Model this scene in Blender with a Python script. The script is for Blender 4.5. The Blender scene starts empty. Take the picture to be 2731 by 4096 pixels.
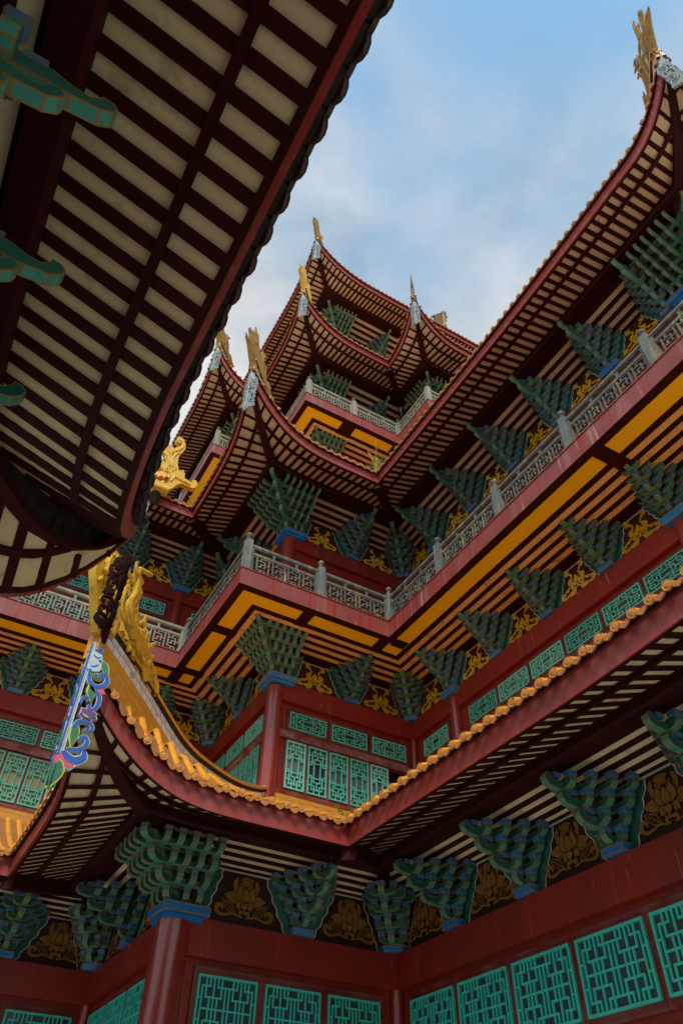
import bpy, math, random
from mathutils import Vector, Matrix
random.seed(7)
sc = bpy.context.scene
R_ = math.radians

# ------------------------------------------------------------------ camera, sky, sun, exposure
GZ = -1.6                                   # ground level; the eye is at height 0
fpx, pit, rol, yaw = 2916.77, R_(45.68), R_(1.444), R_(28.85)
cF = Vector((math.sin(yaw) * math.cos(pit), math.cos(yaw) * math.cos(pit), math.sin(pit)))
r0 = Vector((math.cos(yaw), -math.sin(yaw), 0)); u0 = r0.cross(cF)
cR = math.cos(rol) * r0 + math.sin(rol) * u0
cU = -math.sin(rol) * r0 + math.cos(rol) * u0
cam_d = bpy.data.cameras.new('camera'); cam = bpy.data.objects.new('camera', cam_d)
sc.collection.objects.link(cam)
cam.matrix_world = Matrix(((cR.x, cU.x, -cF.x, 0), (cR.y, cU.y, -cF.y, 0), (cR.z, cU.z, -cF.z, 0), (0, 0, 0, 1)))
cam_d.sensor_fit = 'VERTICAL'; cam_d.sensor_height = 24; cam_d.lens = fpx / 4096 * 24
cam_d.clip_start = .05; cam_d.clip_end = 2000
sc.camera = cam

SUN_EL, SUN_AZ = R_(52), R_(215)            # azimuth clockwise from +Y
w = bpy.data.worlds.new('World'); sc.world = w; w.use_nodes = True
nt = w.node_tree; N = nt.nodes; Lk = nt.links
for n_ in list(N): N.remove(n_)
def nd(tree, typ, **kw):
    n = tree.nodes.new(typ)
    for k, v in kw.items(): setattr(n, k, v)
    return n
sky = nd(nt, 'ShaderNodeTexSky', sky_type='NISHITA', sun_disc=False, sun_elevation=SUN_EL, sun_rotation=SUN_AZ)
sky.air_density = 1.0; sky.dust_density = .3; sky.ozone_density = 2.5
bsky = nd(nt, 'ShaderNodeBackground'); bsky.inputs['Strength'].default_value = .125
hsv = nd(nt, 'ShaderNodeHueSaturation'); hsv.inputs['Hue'].default_value = .475; hsv.inputs['Saturation'].default_value = .95; hsv.inputs['Value'].default_value = 1.05
Lk.new(sky.outputs[0], hsv.inputs['Color']); Lk.new(hsv.outputs[0], bsky.inputs['Color'])
tc = nd(nt, 'ShaderNodeTexCoord')
mp = nd(nt, 'ShaderNodeMapping'); mp.inputs['Scale'].default_value = (1.0, 1.0, 1.5); mp.inputs['Location'].default_value = (1.2, 5.1, 2.2)
n1 = nd(nt, 'ShaderNodeTexNoise'); n1.inputs['Scale'].default_value = 2.6; n1.inputs['Detail'].default_value = 9; n1.inputs['Roughness'].default_value = .5; n1.inputs['Distortion'].default_value = .35
rp = nd(nt, 'ShaderNodeValToRGB'); rp.color_ramp.elements[0].position = .38; rp.color_ramp.elements[1].position = .72
sep = nd(nt, 'ShaderNodeSeparateXYZ')
mr = nd(nt, 'ShaderNodeMapRange'); mr.inputs['From Min'].default_value = .97; mr.inputs['From Max'].default_value = .78; mr.inputs['To Min'].default_value = -.02; mr.inputs['To Max'].default_value = .30
ad = nd(nt, 'ShaderNodeMath', operation='ADD')
bcl = nd(nt, 'ShaderNodeBackground'); n2 = nd(nt, 'ShaderNodeTexNoise'); n2.inputs['Scale'].default_value = 4.5; n2.inputs['Detail'].default_value = 8; n2.inputs['Roughness'].default_value = .55; n2.inputs['Distortion'].default_value = .4
rp2 = nd(nt, 'ShaderNodeValToRGB'); rp2.color_ramp.elements[0].position = .34; rp2.color_ramp.elements[0].color = (.165, .205, .245, 1); rp2.color_ramp.elements[1].position = .64; rp2.color_ramp.elements[1].color = (.345, .345, .345, 1)
Lk.new(mp.outputs[0], n2.inputs['Vector']); Lk.new(n2.outputs[0], rp2.inputs[0]); Lk.new(rp2.outputs[0], bcl.inputs['Color']); bcl.inputs['Strength'].default_value = 1.0
mx = nd(nt, 'ShaderNodeMixShader'); wo = nd(nt, 'ShaderNodeOutputWorld')
Lk.new(tc.outputs['Generated'], mp.inputs[0]); Lk.new(mp.outputs[0], n1.inputs['Vector'])
Lk.new(tc.outputs['Generated'], sep.inputs[0]); Lk.new(sep.outputs['Z'], mr.inputs['Value'])
Lk.new(n1.outputs[0], ad.inputs[0]); Lk.new(mr.outputs[0], ad.inputs[1]); Lk.new(ad.outputs[0], rp.inputs[0])
Lk.new(rp.outputs[0], mx.inputs[0]); Lk.new(bsky.outputs[0], mx.inputs[1]); Lk.new(bcl.outputs[0], mx.inputs[2]); Lk.new(mx.outputs[0], wo.inputs[0])

sl = bpy.data.lights.new('sun', 'SUN'); sl.energy = 1.5; sl.angle = R_(18); sl.color = (1, .95, .88)
so = bpy.data.objects.new('sun', sl); sc.collection.objects.link(so)
sd = Vector((math.sin(SUN_AZ) * math.cos(SUN_EL), math.cos(SUN_AZ) * math.cos(SUN_EL), math.sin(SUN_EL)))
so.rotation_euler = sd.to_track_quat('Z', 'Y').to_euler(); so.location = (0, 0, 60)
sc.view_settings.view_transform = 'Standard'; sc.view_settings.look = 'None'
sc.view_settings.gamma = 1; sc.view_settings.exposure = 1.22
sc.cycles.max_bounces = 8; sc.cycles.diffuse_bounces = 5; sc.cycles.glossy_bounces = 3

# ------------------------------------------------------------------ materials
def mat(name, col, rough=.6, spec=.5, noise=0, nscale=3, ncol=None, streak=0, bump=0, bscale=40, metal=0, coat=0, grime=None, vary=0):
    """painted surface: base colour broken up by blotches (noise), run marks (streak), fine relief (bump)"""
    m = bpy.data.materials.new(name); m.use_nodes = True
    t = m.node_tree; b = t.nodes['Principled BSDF']
    b.inputs['Roughness'].default_value = rough; b.inputs['Metallic'].default_value = metal
    b.inputs['Specular IOR Level'].default_value = spec
    if coat: b.inputs['Coat Weight'].default_value = coat; b.inputs['Coat Roughness'].default_value = .16
    base = nd(t, 'ShaderNodeRGB'); base.outputs[0].default_value = (*col, 1); out = base.outputs[0]
    geo = nd(t, 'ShaderNodeNewGeometry')
    def mixin(fac_out, colr, amount, lo, hi):
        nonlocal out
        rr = nd(t, 'ShaderNodeMapRange'); rr.inputs['From Min'].default_value = lo; rr.inputs['From Max'].default_value = hi; rr.inputs['To Max'].default_value = amount
        t.links.new(fac_out, rr.inputs['Value'])
        mm = nd(t, 'ShaderNodeMix', data_type='RGBA'); t.links.new(rr.outputs[0], mm.inputs['Factor'])
        t.links.new(out, mm.inputs['A']); mm.inputs['B'].default_value = (*colr, 1); out = mm.outputs['Result']
    if noise:
        nn = nd(t, 'ShaderNodeTexNoise'); nn.inputs['Scale'].default_value = nscale; nn.inputs['Detail'].default_value = 6; nn.inputs['Roughness'].default_value = .62
        t.links.new(geo.outputs['Position'], nn.inputs['Vector'])
        mixin(nn.outputs[0], ncol or tuple(c * .45 for c in col), noise, .42, .68)
        vr = nd(t, 'ShaderNodeMapRange'); vr.inputs['To Min'].default_value = rough - .1; vr.inputs['To Max'].default_value = min(1, rough + .18)
        t.links.new(nn.outputs[0], vr.inputs['Value']); t.links.new(vr.outputs[0], b.inputs['Roughness'])
    if streak:
        for sc_, lo, hi, am, cc in streak:
            mp_ = nd(t, 'ShaderNodeMapping'); mp_.inputs['Scale'].default_value = sc_
            nn = nd(t, 'ShaderNodeTexNoise'); nn.inputs['Scale'].default_value = 1; nn.inputs['Detail'].default_value = 5
            t.links.new(geo.outputs['Position'], mp_.inputs[0]); t.links.new(mp_.outputs[0], nn.inputs['Vector'])
            mixin(nn.outputs[0], cc, am, lo, hi)
    if grime:
        nn = nd(t, 'ShaderNodeTexNoise'); nn.inputs['Scale'].default_value = grime[0]; nn.inputs['Detail'].default_value = 8; nn.inputs['Roughness'].default_value = .7
        t.links.new(geo.outputs['Position'], nn.inputs['Vector'])
        mixin(nn.outputs[0], grime[1], grime[2], .55, .66)
    if vary:
        oi = nd(t, 'ShaderNodeObjectInfo'); vr_ = nd(t, 'ShaderNodeMapRange'); vr_.inputs['To Min'].default_value = 1 - vary; vr_.inputs['To Max'].default_value = 1 + vary * .6
        t.links.new(oi.outputs['Random'], vr_.inputs['Value']); hs = nd(t, 'ShaderNodeHueSaturation'); t.links.new(out, hs.inputs['Color']); t.links.new(vr_.outputs[0], hs.inputs['Value'])
        vr2 = nd(t, 'ShaderNodeMapRange'); vr2.inputs['To Min'].default_value = 1.08; vr2.inputs['To Max'].default_value = 1 - vary * .3; t.links.new(oi.outputs['Random'], vr2.inputs['Value']); t.links.new(vr2.outputs[0], hs.inputs['Saturation'])
        out = hs.outputs[0]
    t.links.new(out, b.inputs['Base Color'])
    if bump:
        nb = nd(t, 'ShaderNodeTexNoise'); nb.inputs['Scale'].default_value = bscale; nb.inputs['Detail'].default_value = 5
        t.links.new(geo.outputs['Position'], nb.inputs['Vector'])
        bp = nd(t, 'ShaderNodeBump'); bp.inputs['Strength'].default_value = bump; bp.inputs['Distance'].default_value = .01
        t.links.new(nb.outputs[0], bp.inputs['Height']); t.links.new(bp.outputs[0], b.inputs['Normal'])
    return m
M = {}
RUN = ((7, 7, .55), .60, .72, .55, (.33, .20, .17))
M['red'] = mat('red_paint', (.265, .021, .010), .42, .4, .5, 1.3, (.185, .016, .010), streak=(((9, 9, .45), .60, .74, .35, (.30, .12, .09)), ((17, 17, 1.2), .68, .71, .55, (.42, .28, .22)), ((1.1, 1.1, .35), .50, .60, .45, (.13, .022, .018))), bump=.12, bscale=30)
M['redsat'] = mat('column_paint', (.27, .030, .020), .22, .55, .35, .9, (.20, .032, .025), streak=(((8, 8, .5), .6, .75, .3, (.26, .10, .09)),), bump=.03, bscale=12, coat=1)
M['fascia'] = mat('eave_board_paint', (.29, .033, .024), .40, .6, .5, 1.7, (.15, .028, .026), streak=(((5, 5, .9), .50, .72, .55, (.30, .09, .09)), ((13, 13, .5), .66, .74, .5, (.5, .32, .3))), bump=.12, bscale=18)
M['slab'] = mat('balcony_edge_paint', (.235, .045, .038), .46, .5, .6, 1.1, (.17, .026, .02), streak=(((6, 6, .5), .52, .70, .7, (.33, .12, .11)), ((7.0, 7.0, .25), .60, .62, .85, (.27, .012, .005)), ((9, 9, .6), .66, .72, .6, (.5, .36, .34))), bump=.1, bscale=20)
M['frame'] = mat('window_frame_paint', (.17, .018, .011), .5, .35, .6, 2.2, (.26, .13, .12), bump=.15, bscale=30)
M['dark'] = mat('rafter_paint', (.034, .0036, .0032), .65, .15, .5, 2, (.022, .003, .003), bump=.15, bscale=25)
M['panel'] = mat('painted_panel', (.060, .009, .008), .55, .4, .5, 2, (.040, .007, .006), bump=.1, bscale=30)
M['panel1'] = mat('painted_panel_brown', (.034, .007, .006), .55, .4, .4, 2, (.024, .006, .006), bump=.1, bscale=30)
M['cream'] = mat('cream_boarding', (.69, .63, .37), .75, .3, .45, 1.3, (.52, .43, .24), grime=(3.2, (.27, .20, .11), .5), bump=.12, bscale=15)
M['peach'] = mat('peach_boarding', (.82, .49, .19), .75, .3, .35, 1.6, (.66, .38, .14), grime=(3.2, (.27, .16, .08), .5), bump=.12, bscale=15)
M['peach_old'] = mat('weathered_peach_boarding', (.60, .42, .24), .75, .3, .45, 1.3, (.46, .31, .17), grime=(3.2, (.24, .16, .09), .5), bump=.12, bscale=15)
M['worn'] = mat('worn_window_rail', (.20, .045, .035), .55, .3, .9, 2.6, (.38, .22, .20), bump=.2, bscale=20)
M['yellow'] = mat('yellow_boarding', (.92, .55, .010), .6, .3, .35, .9, (.82, .45, .010), bump=.08, bscale=14)
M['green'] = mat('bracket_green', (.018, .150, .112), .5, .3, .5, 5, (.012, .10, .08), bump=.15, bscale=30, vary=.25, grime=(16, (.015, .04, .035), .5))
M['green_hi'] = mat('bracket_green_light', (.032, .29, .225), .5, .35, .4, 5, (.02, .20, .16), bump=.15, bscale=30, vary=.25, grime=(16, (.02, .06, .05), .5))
M['blue'] = mat('bracket_blue', (.010, .22, .60), .45, .45, .5, 5, (.008, .14, .40), bump=.12, bscale=30, vary=.2, grime=(14, (.01, .05, .13), .4))
M['gedge'] = mat('bracket_gold_line', (.30, .16, .035), .5, .4, .4, 8, (.20, .10, .025))
M['gold'] = mat('gold_ornament', (.74, .45, .02), .5, .4, .5, 6, (.46, .25, .012), vary=.2, grime=(20, (.16, .06, .02), .5))
M['golddim'] = mat('brown_gold_ornament', (.27, .135, .016), .55, .4, .4, 7, (.19, .09, .012))
M['white'] = mat('white_line', (.55, .55, .48), .7, .3, .5, 6, (.40, .36, .30))
M['teal'] = mat('lattice_teal', (.045, .62, .52), .42, .5, .5, 6, (.06, .45, .36), bump=.1)
M['teal2'] = mat('lattice_teal_faded', (.13, .62, .50), .45, .5, .6, 6, (.28, .64, .56), bump=.1, vary=.2, grime=(12, (.06, .28, .24), .5))
M['glass'] = mat('window_glass', (.050, .070, .078), .16, .6, .7, 2.4, (.085, .105, .11), bump=.25, bscale=3, vary=.5)
M['glass2'] = mat('window_glass_pale', (.08, .12, .13), .16, .6, .7, 1.6, (.15, .20, .20), bump=.25, bscale=3, vary=.5)
M['curtain'] = mat('window_glass_curtain', (.30, .29, .13), .4, .5, .5, 2.0, (.20, .20, .10))
M['black'] = mat('painted_room_dark', (.006, .005, .005), .9, .1)  # near-black colour painted for the unlit room in the open window
M['stone'] = mat('railing_stone', (.09, .10, .095), .7, .35, .75, 5, (.15, .15, .115), streak=(((6, 6, 1), .5, .68, .65, (.30, .28, .14)),), grime=(14, (.05, .05, .048), .8), bump=.35, bscale=40)
M['stonepale'] = mat('railing_stone_pale', (.22, .23, .19), .7, .35, .6, 5, (.30, .29, .19), streak=(((6, 6, 1), .5, .7, .5, (.50, .46, .28)),), grime=(14, (.2, .2, .18), .5), bump=.3, bscale=40)
M['post'] = mat('railing_post_stone', (.11, .13, .127), .65, .4, .6, 3, (.19, .215, .21), streak=(((5, 5, .7), .5, .66, .8, (.34, .31, .14)),), grime=(11, (.12, .12, .11), .5), bump=.3, bscale=30)
M['tile'] = mat('glazed_tile', (.78, .34, .015), .30, .6, .6, 5, (.60, .20, .015), grime=(9, (.10, .055, .02), .7), bump=.25, bscale=22, coat=.3)
M['tileend'] = mat('terracotta_tile_end', (.56, .235, .045), .6, .4, .6, 12, (.38, .13, .025), grime=(14, (.06, .035, .02), .85), bump=.6, bscale=45)
M['drip'] = mat('drip_tile', (.40, .15, .03), .6, .4, .6, 10, (.25, .09, .02), grime=(11, (.035, .022, .015), .95), bump=.6, bscale=45)
M['pan'] = mat('pan_tile', (.42, .17, .035), .5, .5, .6, 6, (.22, .09, .03), grime=(8, (.05, .035, .02), .6), bump=.4, bscale=30)
M['slate'] = mat('weathered_tile', (.045, .038, .034), .7, .4, .6, 8, (.09, .07, .055), bump=.5, bscale=40)
M['ridgeyellow'] = mat('yellow_glazed_brick', (.62, .30, .035), .42, .5, .5, 4, (.50, .22, .025), bump=.1)
M['ridgewhite'] = mat('white_ridge_brick', (.72, .74, .72), .5, .5, .4, 4, (.55, .57, .56), grime=(9, (.2, .18, .15), .6))
M['joint'] = mat('dark_joint', (.06, .05, .04), .8, .2)
M['gild'] = mat('gilded_carving', (.66, .40, .025), .45, .5, .55, 5, (.50, .27, .02), grime=(7, (.09, .06, .03), .75), bump=.5, bscale=20)
M['gild_old'] = mat('gilded_carving_weathered', (.36, .22, .04), .6, .4, .6, 5, (.20, .12, .04), grime=(7, (.05, .035, .02), .8), bump=.6, bscale=20)
M['bronze'] = mat('dark_carving', (.14, .08, .03), .6, .4, .6, 5, (.06, .04, .03), bump=.5, bscale=20)
for k, c in dict(pblue=(.02, .11, .46), pwhite=(.48, .62, .66), pgreen=(.03, .19, .10), ppink=(.70, .10, .17), pviolet=(.12, .06, .23), plime=(.50, .58, .10), plilac=(.55, .42, .58)).items():
    M[k] = mat('carving_' + {'pblue': 'blue', 'pwhite': 'white', 'pgreen': 'green', 'ppink': 'pink', 'pviolet': 'violet', 'plime': 'lime', 'plilac': 'lilac'}[k], c, .5, .4, .45, 14, tuple(x * .55 for x in c), grime=(30, (.3, .3, .28), .35), bump=.3)
for k, c in dict(sblue=(.20, .27, .33), swhite=(.44, .50, .50), sgreen=(.16, .26, .24), spink=(.45, .28, .29), sviolet=(.28, .26, .30), slime=(.38, .44, .38), slilac=(.40, .40, .42)).items():
    M[k] = mat('faded_carving_' + k[1:], c, .45, .5, .5, 14, tuple(x * .5 for x in c), grime=(25, (.06, .07, .07), .6), bump=.5)
M['leaf'] = mat('grass_leaf', (.20, .27, .03), .6, .3, .6, 5, (.38, .34, .08))
M['leaf2'] = mat('dry_grass', (.42, .36, .14), .7, .3, .6, 5, (.30, .22, .08))
M['ground'] = mat('stone_paving', (.55, .51, .44), .8, .3, .4, .7, (.44, .41, .35), bump=.3, bscale=8)
# ribbed pan tiles and brick courses get relief of their own
def add_wave(m, scale, axis_uv=1, dist=.02, strength=.9):
    t = m.node_tree; b = t.nodes['Principled BSDF']
    uv = nd(t, 'ShaderNodeUVMap'); s = nd(t, 'ShaderNodeSeparateXYZ'); t.links.new(uv.outputs[0], s.inputs[0])
    mul = nd(t, 'ShaderNodeMath', operation='MULTIPLY'); mul.inputs[1].default_value = scale; t.links.new(s.outputs[axis_uv], mul.inputs[0])
    fr = nd(t, 'ShaderNodeMath', operation='FRACT'); t.links.new(mul.outputs[0], fr.inputs[0])
    bp = nd(t, 'ShaderNodeBump'); bp.inputs['Strength'].default_value = strength; bp.inputs['Distance'].default_value = dist
    t.links.new(fr.outputs[0], bp.inputs['Height']); t.links.new(bp.outputs[0], b.inputs['Normal'])
    # the open joint under each lap is coloured dark
    rr = nd(t, 'ShaderNodeMapRange'); rr.inputs['From Min'].default_value = .12; rr.inputs['From Max'].default_value = .30
    t.links.new(fr.outputs[0], rr.inputs['Value'])
    mm = nd(t, 'ShaderNodeMix', data_type='RGBA'); mm.inputs['A'].default_value = (.05, .03, .02, 1)
    src = b.inputs['Base Color'].links[0].from_socket
    t.links.new(rr.outputs[0], mm.inputs['Factor']); t.links.new(src, mm.inputs['B']); t.links.new(mm.outputs['Result'], b.inputs['Base Color'])
add_wave(M['pan'], 13); 
def add_brick(m, cw, ch, joint):
    t = m.node_tree; b = t.nodes['Principled BSDF']
    uv = nd(t, 'ShaderNodeUVMap'); br = nd(t, 'ShaderNodeTexBrick'); br.inputs['Scale'].default_value = 1
    br.inputs['Brick Width'].default_value = cw; br.inputs['Row Height'].default_value = ch; br.inputs['Mortar Size'].default_value = .006
    br.inputs['Color1'].default_value = (1, 1, 1, 1); br.inputs['Color2'].default_value = (.90, .90, .88, 1); br.inputs['Mortar'].default_value = (*joint, 1)
    t.links.new(uv.outputs[0], br.inputs['Vector'])
    mm = nd(t, 'ShaderNodeMix', data_type='RGBA', blend_type='MULTIPLY'); mm.inputs['Factor'].default_value = 1
    src = b.inputs['Base Color'].links[0].from_socket
    t.links.new(src, mm.inputs['A']); t.links.new(br.outputs['Color'], mm.inputs['B']); t.links.new(mm.outputs['Result'], b.inputs['Base Color'])
add_brick(M['ridgeyellow'], .30, .13, (.62, .5, .38)); add_brick(M['ridgewhite'], .20, .125, (.16, .14, .12))

# ------------------------------------------------------------------ mesh builder
class MB:
    def __init__(s): s.v = []; s.f = []; s.m = []; s.uv = []; s.names = []
    def mi(s, k):
        if k not in s.names: s.names.append(k)
        return s.names.index(k)
    def face(s, pts, k, uv=None):
        i = len(s.v); s.v += [tuple(p) for p in pts]; s.f.append(tuple(range(i, i + len(pts)))); s.m.append(s.mi(k)); s.uv.append(uv)
    def edged(s, pts, k, e, wd=.012):
        """a face with a painted border line of material e round its rim"""
        P = [Vector(p) for p in pts]; n = len(P)
        nrm = Vector((0, 0, 0))
        for i in range(n): nrm += P[i].cross(P[(i + 1) % n])
        if nrm.length < 1e-9: return
        nrm.normalize()
        ml = min((P[i] - P[(i + 1) % n]).length for i in range(n))
        if n == 4: wd = min(wd, ml * .24)
        ins = []
        for i in range(n):
            e1 = (P[i] - P[i - 1]).normalized(); e2 = (P[(i + 1) % n] - P[i]).normalized()
            a = nrm.cross(e1); b = nrm.cross(e2); d = max(.35, 1 + a.dot(b)); ins.append(P[i] + (a + b) / d * wd)
        for i in range(n):
            j = (i + 1) % n; s.face([P[i], P[j], ins[j], ins[i]], e)
        s.face(ins, k)
    def box(s, x0, x1, y0, y1, z0, z1, k, fr=None, edge=None, wd=.012):
        c = [(x0, y0, z0), (x1, y0, z0), (x1, y1, z0), (x0, y1, z0), (x0, y0, z1), (x1, y0, z1), (x1, y1, z1), (x0, y1, z1)]
        if fr: c = [fr(*p) for p in c]
        for q in ((0, 3, 2, 1), (4, 5, 6, 7), (0, 1, 5, 4), (1, 2, 6, 5), (2, 3, 7, 6), (3, 0, 4, 7)):
            if edge: s.edged([c[i] for i in q], k, edge, wd)
            else: s.face([c[i] for i in q], k)
    def prism(s, prof, c0, c1, fr, k, edge=None, wd=.012, kside=None):
        """prof: 2-D outline (a,b); fr(a,c,b) gives the point; extruded from c0 to c1"""
        n = len(prof); A = [fr(a, c0, b) for a, b in prof]; B = [fr(a, c1, b) for a, b in prof]
        put = (lambda q, kk: s.edged(q, kk, edge, wd)) if edge else (lambda q, kk: s.face(q, kk))
        put(A[::-1], k); put(B, k)
        for i in range(n):
            j = (i + 1) % n; put([A[i], A[j], B[j], B[i]], kside or k)
    def tube(s, pts, rad, k, n=7, flat=None, fr=None, caps=True):
        """tapered tube through pts; flat=(normal, factor) squashes the section"""
        P = [Vector(p) for p in pts]; rings = []
        ref = Vector((0, 0, 1))
        for i, p in enumerate(P):
            d = (P[min(i + 1, len(P) - 1)] - P[max(i - 1, 0)]).normalized()
            a = d.cross(flat[0] if flat else (ref if abs(d.z) < .9 else Vector((1, 0, 0)))).normalized(); b = d.cross(a).normalized()
            r = rad[i] if isinstance(rad, (list, tuple)) else rad
            fb = flat[1] if flat else 1
            rings.append([p + (a * math.cos(2 * math.pi * q / n) + b * math.sin(2 * math.pi * q / n) * fb) * r for q in range(n)])
        for i in range(len(rings) - 1):
            for q in range(n):
                q2 = (q + 1) % n; s.face([rings[i][q], rings[i][q2], rings[i + 1][q2], rings[i + 1][q]], k)
        if caps: s.face(rings[0][::-1], k); s.face(rings[-1], k)
    def data(s, name, smooth=False):
        me = bpy.data.meshes.new(name); me.from_pydata(s.v, [], s.f)
        for k in s.names: me.materials.append(M[k])
        me.polygons.foreach_set('material_index', s.m)
        if any(u is not None for u in s.uv):
            l = me.uv_layers.new(name='UVMap'); i = 0
            for f, u in zip(s.f, s.uv):
                for q in range(len(f)):
                    if u is not None: l.data[i].uv = u[q]
                    i += 1
        if smooth:
            import bmesh
            bm = bmesh.new(); bm.from_mesh(me); bmesh.ops.remove_doubles(bm, verts=bm.verts, dist=1e-4); bm.to_mesh(me); bm.free()
            me.polygons.foreach_set('use_smooth', [True] * len(me.polygons))
            try: me.set_sharp_from_angle(angle=R_(42))
            except Exception: pass
        me.update(); return me
    def build(s, name, parent=None, smooth=False):
        return link(s.data(name, smooth), name, parent)
def link(me, name, parent=None, mtx=None):
    o = bpy.data.objects.new(name, me); sc.collection.objects.link(o)
    if parent: o.parent = parent
    if mtx is not None: o.matrix_local = mtx
    return o
def thing(name, label, cat, loc=(0, 0, 0), group=None):
    o = bpy.data.objects.new(name, None); sc.collection.objects.link(o); o.location = loc
    o['label'] = label; o['category'] = cat
    if group: o['group'] = group
    return o
def spline(p, n=6):
    out = []
    for i in range(len(p) - 1):
        a, b, c, d = [Vector(p[min(max(q, 0), len(p) - 1)]) for q in (i - 1, i, i + 1, i + 2)]
        for k in range(n):
            t = k / n; out.append(.5 * ((2 * b) + (c - a) * t + (2 * a - 5 * b + 4 * c - d) * t * t + (3 * b - a - 3 * c + d) * t ** 3))
    out.append(Vector(p[-1])); return out
def ribbon2(p, wd, n=5):
    """flat ribbon outline quads through 2-D pts with widths wd"""
    P = spline([(a, b, 0) for a, b in p], n); m_ = len(P); W = []
    for i in range(m_):
        f = i / (m_ - 1) * (len(wd) - 1); j = min(int(f), len(wd) - 2); W.append(wd[j] + (wd[j + 1] - wd[j]) * (f - j))
    L_, Rr = [], []
    for i in range(m_):
        d = (P[min(i + 1, m_ - 1)] - P[max(i - 1, 0)]); d = d.normalized() if d.length else Vector((1, 0, 0))
        nn = Vector((-d.y, d.x, 0)); L_.append(P[i] + nn * W[i] / 2); Rr.append(P[i] - nn * W[i] / 2)
    return L_, Rr

# ------------------------------------------------------------------ plan helpers
class Path:
    """wall line in plan; outward side is the left of each leg's direction turned by +90 degrees"""
    def __init__(s, pts):
        s.p = [Vector((*q, 0)) for q in pts]; s.n = []
        for a, b in zip(s.p, s.p[1:]):
            t = (b - a).normalized(); s.n.append(Vector((-t.y, t.x, 0)))
    def off(s, o):
        r = []
        for i, q in enumerate(s.p):
            a = s.n[i - 1] if i > 0 else None; b = s.n[i] if i < len(s.n) else None
            r.append(q + (a or Vector((0, 0, 0))) * o + (b or Vector((0, 0, 0))) * o)
        return r
def strip(mb, path, o1, o0, z0, z1, k, kb=None, uvs=False, faces='fbtk'):
    """band along the whole path between offsets o0 (inner) and o1 (outer)"""
    A = path.off(o1); B = path.off(o0); V = lambda p, z: Vector((p.x, p.y, z)); d = 0
    for i in range(len(A) - 1):
        a, b, c, e = A[i], A[i + 1], B[i + 1], B[i]; ln = (b - a).length
        uv = [(d, z0), (d + ln, z0), (d + ln, z1), (d, z1)] if uvs else None; d += ln
        if 'f' in faces: mb.face([V(a, z0), V(b, z0), V(b, z1), V(a, z1)], k, uv)
        if 'b' in faces: mb.face([V(e, z0), V(c, z0), V(b, z0), V(a, z0)], kb or k)
        if 't' in faces: mb.face([V(a, z1), V(b, z1), V(c, z1), V(e, z1)], k)
        if 'k' in faces: mb.face([V(c, z0), V(e, z0), V(e, z1), V(c, z1)], k)
FACE = {'F': 0, 'R': -math.pi / 2, 'B': math.pi, 'E': math.pi / 2}    # wall facing -Y, -X, +Y, +X
def wmtx(facing, x, y, z): return Matrix.Translation((x, y, z)) @ Matrix.Rotation(FACE[facing], 4, 'Z')

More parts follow.
